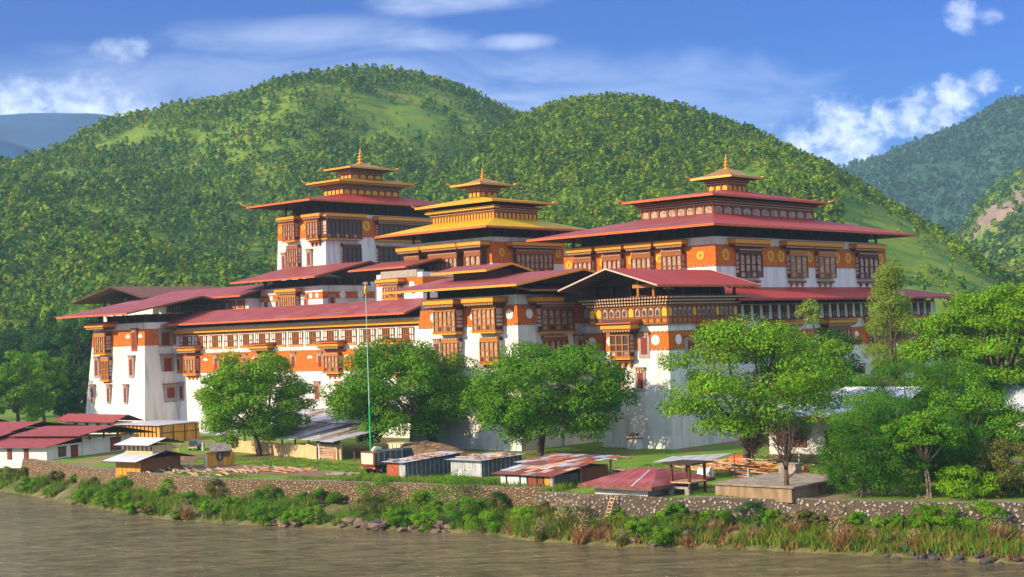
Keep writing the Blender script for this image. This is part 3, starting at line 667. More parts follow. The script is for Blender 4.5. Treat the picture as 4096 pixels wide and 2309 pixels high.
gable(H_, 'X', 178, 212, 32.6, 193, 36.2, 18, 52, mt='roof_old', edge='timber')
# ================================================================== land, water, hills
mat('turf', (.07, .19, .008), .95, var=.0, col2=(.135, .20, .014), scale=.35, bump=.5, bscale=3, lo=.3, hi=.7)
mat('soil', (.20, .125, .070), .95, var=.3, scale=.8, bump=.5, bscale=3)
mat('bank_soil', (.07, .11, .018), .95, var=.2, col2=(.20, .16, .065), scale=.5, bump=.7, bscale=2.5)
def ground_mat():
    m = mat('ground', (.075, .20, .008), .95, var=0, col2=(.17, .26, .014), scale=.25, bump=.5, bscale=3, lo=.35, hi=.65)
    t = m.node_tree; n = t.nodes; l = t.links; p = n['Principled BSDF']; old = p.inputs['Base Color'].links[0].from_socket
    g = n.new('ShaderNodeNewGeometry'); z = n.new('ShaderNodeTexNoise'); z.inputs['Scale'].default_value = .11; z.inputs['Detail'].default_value = 5; l.new(g.outputs['Position'], z.inputs['Vector'])
    r = n.new('ShaderNodeMapRange'); r.inputs[1].default_value = .54; r.inputs[2].default_value = .62; l.new(z.outputs[0], r.inputs[0])
    x = n.new('ShaderNodeMix'); x.data_type = 'RGBA'; l.new(r.outputs[0], x.inputs[0]); l.new(old, x.inputs[6]); x.inputs[7].default_value = (.27, .175, .085, 1)
    l.new(x.outputs[2], p.inputs['Base Color'])
ground_mat()
def stone_mat(name, mortar, s1, s2, scale, k0, k1, stretch=(1, 1, 1)):
    m = mat(name, s1, .85); t = m.node_tree; n = t.nodes; l = t.links; p = n['Principled BSDF']
    g = n.new('ShaderNodeNewGeometry'); mp = n.new('ShaderNodeMapping'); mp.inputs['Scale'].default_value = stretch; l.new(g.outputs['Position'], mp.inputs[0])
    nz = n.new('ShaderNodeTexNoise'); nz.inputs['Scale'].default_value = 1.5; l.new(mp.outputs[0], nz.inputs['Vector'])
    av = n.new('ShaderNodeVectorMath'); av.operation = 'MULTIPLY_ADD'; l.new(nz.outputs['Color'], av.inputs[0]); av.inputs[1].default_value = (.35, .35, .35); l.new(mp.outputs[0], av.inputs[2])
    v = n.new('ShaderNodeTexVoronoi'); v.inputs['Scale'].default_value = scale; v.inputs['Randomness'].default_value = .85; l.new(av.outputs[0], v.inputs['Vector'])
    r = n.new('ShaderNodeMapRange'); r.inputs[1].default_value = k0; r.inputs[2].default_value = k1; r.inputs[3].default_value = 1; r.inputs[4].default_value = 0; l.new(v.outputs['Distance'], r.inputs[0])
    h = n.new('ShaderNodeSeparateColor'); l.new(v.outputs['Color'], h.inputs[0])
    sm = n.new('ShaderNodeMix'); sm.data_type = 'RGBA'; l.new(h.outputs[0], sm.inputs[0]); sm.inputs[6].default_value = (*s1, 1); sm.inputs[7].default_value = (*s2, 1)
    x = n.new('ShaderNodeMix'); x.data_type = 'RGBA'; l.new(r.outputs[0], x.inputs[0]); x.inputs[6].default_value = (*mortar, 1); l.new(sm.outputs[2], x.inputs[7])
    l.new(x.outputs[2], p.inputs['Base Color'])
    b = n.new('ShaderNodeBump'); b.inputs['Strength'].default_value = .9; b.inputs['Distance'].default_value = .2; l.new(r.outputs[0], b.inputs['Height']); l.new(b.outputs[0], p.inputs['Normal'])
stone_mat('rubble_stone', (.105, .066, .034), (.26, .165, .085), (.46, .36, .22), 2.6, .25, .55, (1, 1, 1.5))
stone_mat('cobble_stone', (.085, .066, .045), (.17, .14, .105), (.46, .41, .34), 2.2, .28, .46)
mat('mortar_cap', (.20, .165, .125), .9, var=.25, scale=1.5, bump=.3)
# the river edge, wall line and water line, from far upstream to far downstream
WLINE = [(-40, 420), (-48, 250), (-51.5, 135), (-56.3, 118), (-59.3, 101.5), (-61.6, 86.5), (-66.0, 61), (-67.8, 40), (-66.3, 27), (-61.3, 6.1), (-58.8, -10.9), (-57.2, -22.5)]
WLINE2 = [(-60.4, -22.8), (-60.0, -33), (-56.4, -46), (-54.4, -52.5), (-51.6, -65.5), (-46.2, -80), (-36, -105), (0, -190)]
SHORE = [(-52, 420), (-58, 250), (-60, 140), (-64.5, 101.7), (-67, 86), (-72.5, 57), (-75.6, 33), (-73.4, 18.6), (-68.8, -1.5), (-64.6, -18), (-66.6, -27), (-64.6, -39.5), (-60, -53.2), (-57.6, -67.7), (-55, -84), (-46, -108), (-10, -195)]
ZW = -5.0
def interp(line, t):
    t *= len(line)-1; i = min(int(t), len(line)-2); f = t-i
    return (line[i][0]+(line[i+1][0]-line[i][0])*f, line[i][1]+(line[i+1][1]-line[i][1])*f)
def resample(line, step):
    o = []
    for a, b in zip(line[:-1], line[1:]):
        k = max(1, int(math.dist(a, b)/step))
        o += [(a[0]+(b[0]-a[0])*i/k, a[1]+(b[1]-a[1])*i/k) for i in range(k)]
    return o+[line[-1]]
def at_y(line, y):
    for a, b in zip(line[:-1], line[1:]):
        if (a[1]-y)*(b[1]-y) <= 0 and a[1] != b[1]:
            return a[0]+(b[0]-a[0])*(y-a[1])/(b[1]-a[1])
    return line[0][0] if y > line[0][1] else line[-1][0]
def wall_x(y): return at_y(WLINE, y) if y > -22.6 else at_y(WLINE2, y)
def shore_x(y): return at_y(SHORE, y)
# terrace: one sheet out to the horizon
edge = resample(WLINE, 4)+resample(WLINE2, 4)
ter = MB()
for (a, b) in zip(edge[:-1], edge[1:]):
    ter.poly([(a[0]+.3, a[1], -.02), (b[0]+.3, b[1], -.02), (b[0]+24, b[1]+.0, 0), (a[0]+24, a[1], 0)], 'ground')
    ter.poly([(a[0]+24, a[1], 0), (b[0]+24, b[1], 0), (b[0]+6000, b[1]+(b[1]-20)*12, 0), (a[0]+6000, a[1]+(a[1]-20)*12, 0)], 'ground')
o = ter.build('ground'); tag(o, kind='structure')
# worn earth yard and footpath on the terrace, laid just above the turf
gy = random.Random(6)
def blot(name, cx, cy, rx, ry, rz, m, z):
    a = MB(); K = 40; c, s = math.cos(rz), math.sin(rz); ring = []
    for i in range(K):
        t = 2*math.pi*i/K; r = 1+.18*math.sin(3*t+cx)+.12*math.sin(7*t+cy)+gy.uniform(-.06, .06); u, v = rx*r*math.cos(t), ry*r*math.sin(t); ring.append((cx+c*u-s*v, cy+s*u+c*v, z))
    for i in range(K): a.poly([(cx, cy, z), ring[i], ring[(i+1) % K]], m)
    tag(a.build(name), kind='structure')
blot('earth_yard', -55, 42, 5.5, 21, .05, 'soil', .03); blot('earth_yard', -47, 78, 6, 14, -.5, 'soil', .034); blot('footpath', -38, 66, 1.3, 26, .12, 'soil', .038)
# bank between wall foot and river bed
def bank_z(x, y):
    xs, xw = shore_x(y), wall_x(y); t = (x-xs)/(xw-xs+1e-6)
    if t < 0: return ZW+t*3.0
    return ZW+2.3*min(1, t)**.8+.25*math.sin(x*1.7+y*.9)*min(1, t)+.18*math.sin(y*2.3)
bm_ = MB(); ys = [420-i*8 for i in range(35)]+[140-i*1.2 for i in range(int(245/1.2))]+[-106, -130, -160, -190]
rows = []
for y in ys:
    xs, xw = shore_x(y), wall_x(y)+.9
    rows.append([(xs+(xw-xs)*t, y, bank_z(xs+(xw-xs)*t, y)) for t in (-.55, -.2, 0, .12, .3, .5, .75, 1.0)])
for r0, r1 in zip(rows[:-1], rows[1:]):
    for j in range(7): bm_.poly([r0[j], r0[j+1], r1[j+1], r1[j]], 'bank_soil')
o = bm_.build('river_bank'); tag(o, kind='structure')
# river
def water_mat():
    m = bpy.data.materials.new('river_water'); m.use_nodes = True; t = m.node_tree; n = t.nodes; l = t.links; p = n['Principled BSDF']
    p.inputs['Roughness'].default_value = .15; p.inputs['Specular IOR Level'].default_value = .30
    g = n.new('ShaderNodeNewGeometry')
    ro = n.new('ShaderNodeMapping'); ro.inputs['Rotation'].default_value = (0, 0, math.radians(48)); l.new(g.outputs['Position'], ro.inputs[0])
    def nz(sc, st, rot, d):
        mp = n.new('ShaderNodeMapping'); mp.inputs['Scale'].default_value = st; mp.inputs['Rotation'].default_value = (0, 0, rot); l.new(ro.outputs[0], mp.inputs[0])
        z = n.new('ShaderNodeTexNoise'); z.inputs['Scale'].default_value = sc; z.inputs['Detail'].default_value = d; z.inputs['Roughness'].default_value = .62; z.inputs['Distortion'].default_value = .6; l.new(mp.outputs[0], z.inputs['Vector']); return z.outputs[0]
    a = nz(.7, (.42, 1, 1), .12, 6); c0 = nz(.55, (.40, 1, 1), -.1, 6); c1 = nz(.05, (.5, 1, 1), .0, 4)
    cm = n.new('ShaderNodeMath'); cm.operation = 'MULTIPLY_ADD'; l.new(c0, cm.inputs[0]); cm.inputs[1].default_value = .7; cq = n.new('ShaderNodeMath'); cq.operation = 'MULTIPLY'; cq.inputs[1].default_value = .3; l.new(c1, cq.inputs[0]); l.new(cq.outputs[0], cm.inputs[2]); c = cm.outputs[0]
    mx = n.new('ShaderNodeMix'); mx.data_type = 'RGBA'; r = n.new('ShaderNodeMapRange'); r.inputs[1].default_value = .40; r.inputs[2].default_value = .62; l.new(c, r.inputs[0]); l.new(r.outputs[0], mx.inputs[0])
    mx.inputs[6].default_value = (.095, .074, .030, 1); mx.inputs[7].default_value = (.225, .175, .085, 1); l.new(mx.outputs[2], p.inputs['Base Color'])  # light and dark of the ripples mixed into the base colour
    b = n.new('ShaderNodeBump'); b.inputs['Strength'].default_value = 1.0; b.inputs['Distance'].default_value = 1.7; l.new(a, b.inputs['Height']); l.new(b.outputs[0], p.inputs['Normal'])
    MATS['river_water'] = m
water_mat()
o = MB().poly([(-900, -900, ZW), (120, -900, ZW), (60, 900, ZW), (-900, 900, ZW)], 'river_water').build('river'); tag(o, kind='structure')
# retaining walls
def retaining(name, label, line, zt, zb, m, th=1.1, lean=.5):
    pts = resample(line, 3); a = MB(); c = MB(); rr = random.Random(3)
    top = [zt+rr.uniform(-.10, .10) for _ in pts]
    for i, (p, q) in enumerate(zip(pts[:-1], pts[1:])):
        d = np.array(q)-np.array(p); nn = np.array((d[1], -d[0]))/np.linalg.norm(d)   # towards the river
        if nn[0] > 0: nn = -nn
        P_ = lambda s, off, z: (s[0]+nn[0]*off, s[1]+nn[1]*off, z)
        a.poly([P_(p, lean, zb), P_(q, lean, zb), P_(q, 0, top[i+1]), P_(p, 0, top[i])], m)
        a.poly([P_(p, 0, top[i]), P_(q, 0, top[i+1]), P_(q, -th, top[i+1]+.02), P_(p, -th, top[i]+.02)], 'mortar_cap')
        a.poly([P_(p, -th, top[i]+.02), P_(q, -th, top[i+1]+.02), P_(q, -th, zb), P_(p, -th, zb)], m)
    e = pts[-1]; a.poly([(e[0]-lean, e[1], zb), (e[0], e[1], top[-1]), (e[0]+th, e[1], top[-1]), (e[0]+th, e[1], zb)], m)
    e = pts[0]; a.poly([(e[0]-lean, e[1], zb), (e[0], e[1], top[0]), (e[0]+th, e[1], top[0]), (e[0]+th, e[1], zb)], m)
    o = a.build(name); tag(o, label, 'wall'); return o
retaining('retaining_wall', 'brown rubble stone retaining wall along the river on the left', WLINE, .18, -3.6, 'rubble_stone')
retaining('retaining_wall', 'grey cobble retaining wall with pale round stones along the river on the right', WLINE2, .05, -3.4, 'cobble_stone')
k = MB(); k.hexa([(-62.6, 90.2, -4.6), (-61.0, 90.2, -4.6), (-59.6, 94.4, -4.6), (-61.6, 94.4, -4.6)], [(-60.2, 90.2, .1), (-59.4, 90.2, .1), (-58.2, 93.2, .1), (-59.2, 93.2, .1)], 'rubble_stone')
tag(k.build('wall_buttress'), 'sloping sunlit stone buttress on the river wall below the white house', 'buttress')

# ------------------------------------------------------------------ hills
mat('hill_grass', (.060, .150, .008), .95, var=0, col2=(.17, .235, .012), scale=.05, lo=.38, hi=.62, bump=.6, bscale=.15, det=9.)
t_ = MATS['hill_grass'].node_tree; n_ = t_.nodes; l_ = t_.links; p_ = n_['Principled BSDF']; old_ = p_.inputs['Base Color'].links[0].from_socket
g_ = n_.new('ShaderNodeNewGeometry'); z_ = n_.new('ShaderNodeTexNoise'); z_.inputs['Scale'].default_value = .012; z_.inputs['Detail'].default_value = 8; z_.inputs['Roughness'].default_value = .65; l_.new(g_.outputs['Position'], z_.inputs['Vector'])
r_ = n_.new('ShaderNodeMapRange'); r_.inputs[1].default_value = .60; r_.inputs[2].default_value = .68; l_.new(z_.outputs[0], r_.inputs[0])
x_ = n_.new('ShaderNodeMix'); x_.data_type = 'RGBA'; l_.new(r_.outputs[0], x_.inputs[0]); l_.new(old_, x_.inputs[6]); x_.inputs[7].default_value = (.27, .13, .07, 1); l_.new(x_.outputs[2], p_.inputs['Base Color'])
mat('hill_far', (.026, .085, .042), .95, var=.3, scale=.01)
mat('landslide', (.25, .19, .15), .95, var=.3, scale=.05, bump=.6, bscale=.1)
mat('haze_blue_slope', (.006, .055, .17), .95, var=.3, scale=.01)  # distance haze put into the base colour as dark blue
def vnoise(seed):
    g = np.random.default_rng(seed).random((64, 64))
    def f(x, y):
        x = np.asarray(x, float); y = np.asarray(y, float); xi = np.floor(x).astype(int); yi = np.floor(y).astype(int); fx = x-xi; fy = y-yi
        fx = fx*fx*(3-2*fx); fy = fy*fy*(3-2*fy); a = lambda i, j: g[(xi+i) % 64, (yi+j) % 64]
        return (a(0, 0)*(1-fx)+a(1, 0)*fx)*(1-fy)+(a(0, 1)*(1-fx)+a(1, 1)*fx)*fy-.5
    return f
def hill(name, sky_pts, base_d, seed, drop=0, spur=18., step=14, S1=1.5, m='hill_grass', prof=1.0, smooth_pts=True, nfreq=.006):
    """sky_pts: (photo x, photo y, distance) along the ridge; the flank runs down towards the valley and on over the back"""
    pts = np.array(sky_pts, float); pts[:, 1] += drop; xs = np.arange(pts[0, 0], pts[-1, 0]+1, step)
    ys = np.interp(xs, pts[:, 0], pts[:, 1]); ds = np.interp(xs, pts[:, 0], pts[:, 2])
    if smooth_pts:
        k = np.ones(7)/7; pad = lambda a: np.convolve(np.r_[[a[0]]*3, a, [a[-1]]*3], k, 'valid'); ys = pad(ys)
    R = np.array([far(x, y, d) for x, y, d in zip(xs, ys, ds)])
    D = R[:, :2]-CAM[:2]; dist = np.linalg.norm(D, axis=1); U = D/dist[:, None]
    bd = np.minimum(np.interp(xs, *zip(*base_d)), dist*.93)
    ss = np.r_[np.linspace(0, 1, 46), np.linspace(1.03, S1, 12)]
    f1, f2, f3 = vnoise(seed), vnoise(seed+1), vnoise(seed+2)
    Q = np.zeros((len(xs), len(ss), 3))
    for j, s in enumerate(ss):
        q = CAM[:2]+U*(bd+(dist-bd)*s)[:, None]
        if s <= 1: f = (1-(1-s)**1.55)*.45+s*.55
        else: f = 1-(s-1)*1.1-(s-1)**2
        w = max(0., math.sin(math.pi*min(s, 1)))**.8 if s < 1 else min(1., (s-1)*2)
        n = f1(q[:, 0]*nfreq, q[:, 1]*nfreq)*1.0+f2(q[:, 0]*nfreq*2.6, q[:, 1]*nfreq*2.6)*.45+f3(q[:, 0]*nfreq*7, q[:, 1]*nfreq*7)*.14
        Q[:, j, :2] = q; Q[:, j, 2] = R[:, 2]*f+spur*w*n*2*np.minimum(1, R[:, 2]/120)-(2 if s == 0 else 0)
    nx, ns = len(xs), len(ss); me = bpy.data.meshes.new(name); idx = np.arange(nx*ns).reshape(nx, ns)
    F = np.stack([idx[:-1, :-1], idx[1:, :-1], idx[1:, 1:], idx[:-1, 1:]], -1).reshape(-1, 4)
    me.from_pydata(Q.reshape(-1, 3).tolist(), [], F.tolist()); me.materials.append(MATS[m]); me.polygons.foreach_set('use_smooth', [True]*len(F)); me.update()
    o = bpy.data.objects.new(name, me); link(o); tag(o, kind='structure')
    return o, Q, xs, ss
SKY_A = [(-500, 800, 1050), (-250, 720, 1080), (0, 642, 1100), (207, 590, 1120), (429, 478, 1150), (668, 418, 1180), (954, 366, 1200), (1177, 320, 1220), (1367, 296, 1230), (1558, 292, 1240), (1717, 312, 1240), (1876, 368, 1240), (1987, 436, 1240), (2083, 468, 1250), (2300, 500, 1260), (2600, 560, 1280), (3000, 700, 1300)]
SKY_B = [(1250, 1120, 700), (1450, 960, 740), (1650, 800, 790), (1850, 630, 850), (2000, 520, 900), (2083, 470, 920), (2226, 420, 930), (2417, 388, 940), (2576, 392, 940), (2751, 432, 930), (2941, 492, 910), (3116, 562, 890), (3275, 650, 860), (3418, 735, 830), (3546, 812, 800), (3705, 905, 760), (3864, 1005, 720), (4023, 1116, 690), (4160, 1200, 670), (4400, 1262, 650)]
SKY_R = [(2600, 900, 3000), (3000, 760, 3050), (3323, 662, 3100), (3387, 638, 3150), (3498, 612, 3200), (3657, 551, 3300), (3848, 480, 3400), (3975, 447, 3450), (4096, 420, 3500), (4400, 360, 3600), (4700, 420, 3700)]
SKY_S = [(3500, 1180, 1500), (3700, 1060, 1540), (3820, 985, 1560), (3890, 880, 1600), (3960, 790, 1640), (4096, 715, 1700), (4300, 640, 1750), (4600, 600, 1800)]
SKY_L = [(-700, 560, 3500), (-300, 470, 3500), (0, 462, 3500), (159, 448, 3500), (300, 458, 3500), (429, 447, 3500), (600, 520, 3500), (900, 640, 3500)]
SKY_L2 = [(-700, 700, 2900), (0, 560, 2900), (150, 600, 2900), (400, 720, 2900), (700, 860, 2900)]
HA = hill('hill', SKY_A, [(-500, 520), (1000, 560), (3000, 600)], 5, 24, spur=30)
HB = hill('hill', SKY_B, [(1250, 480), (2500, 470), (4400, 470)], 9, 22, spur=18)
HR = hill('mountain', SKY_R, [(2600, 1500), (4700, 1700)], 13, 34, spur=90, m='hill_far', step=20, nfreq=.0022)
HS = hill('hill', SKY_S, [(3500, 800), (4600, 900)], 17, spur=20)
HL = hill('mountain', SKY_L, [(-700, 2600), (900, 2600)], 21, spur=90, m='haze_blue_slope', step=30, nfreq=.0016)
HL2 = hill('mountain', SKY_L2, [(-700, 1900), (700, 1900)], 25, spur=90, m='haze_blue_slope', step=30, nfreq=.002)
# bare landslide scar on the right-hand slope
o_, Q_, xs_, ss_ = HS
o_.data.materials.append(MATS['landslide'])
nx_, ns_ = len(xs_), len(ss_)
for p in o_.data.polygons:
    i, j = p.index//(ns_-1), p.index % (ns_-1)
    c = p.center; d = np.array(c)-CAM
    px = 2048+FPX*(d@_r)/(d@_fw); py = 1154.5-FPX*(d@_u)/(d@_fw)
    if 3900 < px < 4110 and abs(py-(900-(px-3906)*.58)) < 34+14*math.sin(px*.07): p.material_index = 1

# ------------------------------------------------------------------ leaf meshes
def leaf_mesh(name, P, Nn, size, mats, idx=None, aspect=.55, parent=None, jit=.5):
    """one quad leaf at each point of P, facing roughly Nn"""
    n = len(P); Nn = Nn+rng.normal(0, jit, (n, 3)); Nn /= np.linalg.norm(Nn, axis=1)[:, None]+1e-9
    a = rng.normal(0, 1, (n, 3)); Tn = np.cross(Nn, a); Tn /= np.linalg.norm(Tn, axis=1)[:, None]+1e-9; Bn = np.cross(Nn, Tn)
    s = (np.asarray(size)*rng.uniform(.65, 1.3, n))[:, None] if np.ndim(size) == 0 else (size*rng.uniform(.7, 1.25, n))[:, None]
    V = np.stack([P-Tn*s*.5, P+Bn*s*aspect*.5-Tn*s*.05, P+Tn*s*.5, P-Bn*s*aspect*.5-Tn*s*.05], 1).reshape(-1, 3)
    me = bpy.data.meshes.new(name); me.vertices.add(4*n); me.loops.add(4*n); me.polygons.add(n)
    me.vertices.foreach_set('co', V.astype(np.float32).ravel()); me.loops.foreach_set('vertex_index', np.arange(4*n, dtype=np.int32))
    me.polygons.foreach_set('loop_start', np.arange(0, 4*n, 4, dtype=np.int32)); me.polygons.foreach_set('loop_total', np.full(n, 4, dtype=np.int32))
    for k in (mats if isinstance(mats, (list, tuple)) else [mats]): me.materials.append(MATS[k])
    if idx is not None: me.polygons.foreach_set('material_index', np.asarray(idx, dtype=np.int32))
    me.update(calc_edges=True); o = bpy.data.objects.new(name, me); link(o); o['_org'] = [0., 0., 0.]
    if parent is not None: o.parent = parent; o['_org'] = list(parent['_org'])
    return o
mat('forest_leaf', (.12, .235, .006), .8, var=0, col2=(.23, .33, .008), scale=.05, island=.35, trans=.3, spec=.15, lo=.35, hi=.65)
mat('forest_pine', (.055, .165, .018), .8, var=0, col2=(.115, .235, .014), scale=.05, island=.35, trans=.3, spec=.15, lo=.35, hi=.65)
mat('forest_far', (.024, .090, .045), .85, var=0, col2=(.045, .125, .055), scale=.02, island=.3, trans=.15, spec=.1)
def forest(name, H, n, h0, h1, quads, q, dens, seed, smax=1.12, mats=('forest_leaf', 'forest_pine')):
    """a hillside wood as one mass: crowns made of leaf clumps scattered over the hill's flank"""
    o, Q, xs, ss = H; g = np.random.default_rng(seed)
    f1, f2 = vnoise(seed+50), vnoise(seed+51); out = []
    k = 0
    while len(out) < n and k < n*30:
        k += 1
        i = g.uniform(0, len(xs)-1.001); s = g.uniform(.02, smax); j = np.interp(s, ss, np.arange(len(ss)))
        i0, j0 = int(i), int(j); a, b = i-i0, min(j-j0, 1); j1 = min(j0+1, len(ss)-1)
        p = (Q[i0, j0]*(1-a)+Q[i0+1, j0]*a)*(1-b)+(Q[i0, j1]*(1-a)+Q[i0+1, j1]*a)*b
        c = dens(p, s, xs[i0], f1(p[0]*.02, p[1]*.02)+.6*f2(p[0]*.07, p[1]*.07))
        if g.random() < c: out.append(p)
    B = np.array(out); n = len(B); h = g.uniform(h0, h1, n)*g.choice([.55, .8, 1, 1, 1.3], n); w = h*g.uniform(.26, .42, n)
    kind = (g.random(n) < .55+.6*f1(B[:, 0]*.012, B[:, 1]*.012)).astype(int)
    th = g.uniform(0, 2*math.pi, (n, quads)); u = g.uniform(-.55, 1, (n, quads)); rr = np.sqrt(1-u*u)*g.uniform(.55, 1.0, (n, quads))
    cone = np.where(kind[:, None] == 1, np.clip(1.15-.62*(u+.55), .2, 1.2), 1.0)
    X = rr*np.cos(th)*cone; Y = rr*np.sin(th)*cone
    P = np.stack([B[:, 0:1]+X*w[:, None], B[:, 1:2]+Y*w[:, None], B[:, 2:3]+h[:, None]*(.55+.45*u)], -1).reshape(-1, 3)
    Nn = np.stack([X, Y, u+.25], -1).reshape(-1, 3)
    size = np.repeat(h*q, quads)
    o = leaf_mesh(name, P, Nn, size, list(mats), np.repeat(kind, quads), aspect=.75, jit=.45)
    tag(o, kind='stuff'); return o
big_ = vnoise(91)
def dens_a(p, s, x, n): return np.clip((.60+1.3*n+(.55)*big_(p[0]*.0075, p[1]*.0075))*(1 if s < .96 else 2.2)+.12, .03, 1)
def dens_b(p, s, x, n):
    d = np.clip(.6+1.1*n+.4*big_(p[0]*.009+7, p[1]*.009), .03, 1)
    if x > 3350: d *= np.clip((s-.80)*6, .03, 1) if s > .6 else .025
    if s > .96: d = max(d, .8)
    return d
forest('forest', HA, 32000, 3.2, 6.8, 26, .30, dens_a, 1)
forest('forest', HB, 29000, 2.6, 5.6, 26, .30, dens_b, 2)
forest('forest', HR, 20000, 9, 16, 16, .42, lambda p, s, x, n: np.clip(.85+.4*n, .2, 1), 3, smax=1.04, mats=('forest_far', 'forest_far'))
forest('forest', HS, 4200, 6, 11, 26, .40, lambda p, s, x, n: np.clip(.6+.7*n, .05, 1) if not (3890 < x < 4110 and .62 < s < .93) else .12, 4, smax=1.05)
# ================================================================== trees and plants
mat('bark', (.095, .068, .045), .95, var=.35, scale=2, stretch=(1, 1, .3), bump=.6, bscale=4)
mat('bark_pale', (.30, .24, .17), .9, var=.3, scale=2, stretch=(1, 1, .3), bump=.4)
LEAF = dict(spec=.15, island=.38, trans=.16, lo=.35, hi=.65)
mat('leaf_fresh', (.078, .235, .002), .55, var=0, col2=(.165, .33, .003), scale=.5, **LEAF)
mat('leaf_deep', (.052, .185, .002), .55, var=0, col2=(.115, .27, .003), scale=.5, **LEAF)
mat('leaf_dark', (.018, .080, .012), .7, var=0, col2=(.040, .125, .014), scale=.4, **LEAF)
mat('leaf_yellow', (.13, .23, .022), .6, var=0, col2=(.24, .31, .035), scale=.6, **LEAF)
mat('leaf_feather_shaded', (.026, .118, .006), .65, var=0, col2=(.058, .18, .008), scale=.5, **LEAF)  # darkened: shade over the right foreground trees is put into the leaf colour
mat('leaf_olive', (.075, .105, .018), .7, var=0, col2=(.145, .140, .022), scale=.5, **LEAF)
mat('plume', (.36, .255, .165), .8, var=.2, scale=2, island=.25, trans=.25)
mat('dry_grass', (.30, .17, .055), .85, var=.3, scale=1.5, island=.3, trans=.2)
mat('twig', (.16, .095, .075), .9, var=.3)
def sph(n, g, lo=-1.): 
    u = g.uniform(lo, 1, n); th = g.uniform(0, 2*math.pi, n); r = np.sqrt(1-u*u); return np.stack([r*np.cos(th), r*np.sin(th), u], 1)
def limb(mb, a, b, r0, r1, bend, g, m, n=6, k=5):
    a = np.array(a, float); b = np.array(b, float); off = g.normal(0, 1, 3)*bend*np.linalg.norm(b-a); off[2] = abs(off[2])*.4
    pts = [a+(b-a)*t+off*math.sin(math.pi*t) for t in np.linspace(0, 1, k)]
    mb.tube(pts, list(np.linspace(r0, r1, k)), m, n); return pts
def tree(name, label, base, H, R, leaf, n_blob=46, leaves=150, size=.42, fork=.28, flat=.62, cz=.62, rz=.42, bark='bark', trunk_r=.38, lean=(0, 0), seed=1, shape='round', group=None, lo=-.55, blob=(.20, .30), stems=1, aspect=.55, hang=0., limbs=9, sq=(1, 1), floor=0.):
    """tapered trunk, limbs out to the leaf clumps, and a crown of leaf clumps with gaps between them"""
    leaves = int(leaves*1.7); size = size*.76
    g = np.random.default_rng(seed); base = np.array(base, float)
    t = thing(name, label, 'tree' if name != 'bush' else 'bush', tuple(base), 0, group)
    top = np.array([lean[0], lean[1], 0.])
    C0 = base+top+np.array([0, 0, H*cz]); rad = np.array([R*sq[0], R*sq[1], H*rz])
    D = sph(n_blob, g, lo)
    rr = g.uniform(.25, 1.0, n_blob)**.45
    if shape == 'cone':
        hz = g.uniform(0, 1, n_blob)**.8; th = g.uniform(0, 6.283, n_blob); w = (1-hz)**.75*R*.8+R*.12; B = np.stack([base[0]+top[0]+np.cos(th)*w*g.uniform(.2, 1, n_blob)*sq[0], base[1]+top[1]+np.sin(th)*w*g.uniform(.2, 1, n_blob)*sq[1], base[2]+H*(1-cz)*.4+hz*(H*.97-H*(1-cz)*.4)], 1)
    elif shape == 'tier':
        lev = g.integers(0, 5, n_blob); th = g.uniform(0, 6.283, n_blob); w = np.array([.55, .95, 1.0, .85, .5])[lev]*g.uniform(.25, 1, n_blob)**.6*R
        B = np.stack([C0[0]+np.cos(th)*w*sq[0], C0[1]+np.sin(th)*w*sq[1], base[2]+H*(np.array([.28, .45, .62, .79, .93])[lev]+g.normal(0, .045, n_blob)+.05*(1-w/R))], 1)
    else: B = C0+D*rad*rr[:, None]
    if floor: B[:, 2] = np.maximum(B[:, 2], base[2]+H*floor+g.uniform(0, .08, n_blob)*H)
    br = g.uniform(blob[0], blob[1], n_blob)*R
    if shape == 'cone': br = br*.8
    # leaves on the shells of the clumps
    k = leaves; E = sph(n_blob*k, g, -.75); sh = g.uniform(.55, 1.05, n_blob*k)**.6
    P = np.repeat(B, k, 0)+E*np.stack([np.repeat(br, k)]*2+[np.repeat(br*flat, k)], 1)*sh[:, None]
    P += g.normal(0, .05*R/5, P.shape)
    if hang: P[:, 2] -= np.abs(g.normal(0, hang, len(P)))
    keep = P[:, 2] > base[2]+.1; P = P[keep]; E = E[keep]
    Nn = E*1.0+np.array([0, 0, .35])
    if hang: Nn = E+g.normal(0, .5, E.shape); Nn[:, 2] *= .3
    if hang: # long hanging leaves
        pass
    o = leaf_mesh('crown', P-base, Nn, size, leaf, aspect=aspect, parent=t, jit=.45)
    # trunk and limbs
    mb = MB(); f = base+top*.45+np.array([g.normal(0, .15), g.normal(0, .15), H*fork])
    for s in range(stems):
        b0 = base+np.array([g.normal(0, .35), g.normal(0, .35), 0])*(stems > 1)
        pts = [b0+np.array([0, 0, -.3]), b0+(f-b0)*.06, b0+(f-b0)*.35+g.normal(0, .12, 3)*[1, 1, 0], b0+(f-b0)*.7+g.normal(0, .1, 3)*[1, 1, 0], f+g.normal(0, .3, 3)*(stems > 1)]
        q = trunk_r/(stems**.5); mb.tube(pts, [q*1.55, q*1.15, q, q*.88, q*.75], bark, 9)
    order = np.argsort(-np.linalg.norm(B-f, axis=1)); pick = list(order[:limbs//2])+list(g.choice(n_blob, limbs-limbs//2, replace=False))
    for i in pick:
        pts = limb(mb, f-[0, 0, .2], B[i], trunk_r*.55, trunk_r*.10, .10, g, bark)
        for j in g.choice(n_blob, 2):
            if np.linalg.norm(B[j]-pts[3]) < R*.7: limb(mb, pts[3], B[j], trunk_r*.2, trunk_r*.06, .08, g, bark, 5, 4)
    mb.build('trunk', t, True)
    return t
sc = lambda px: px/25.5
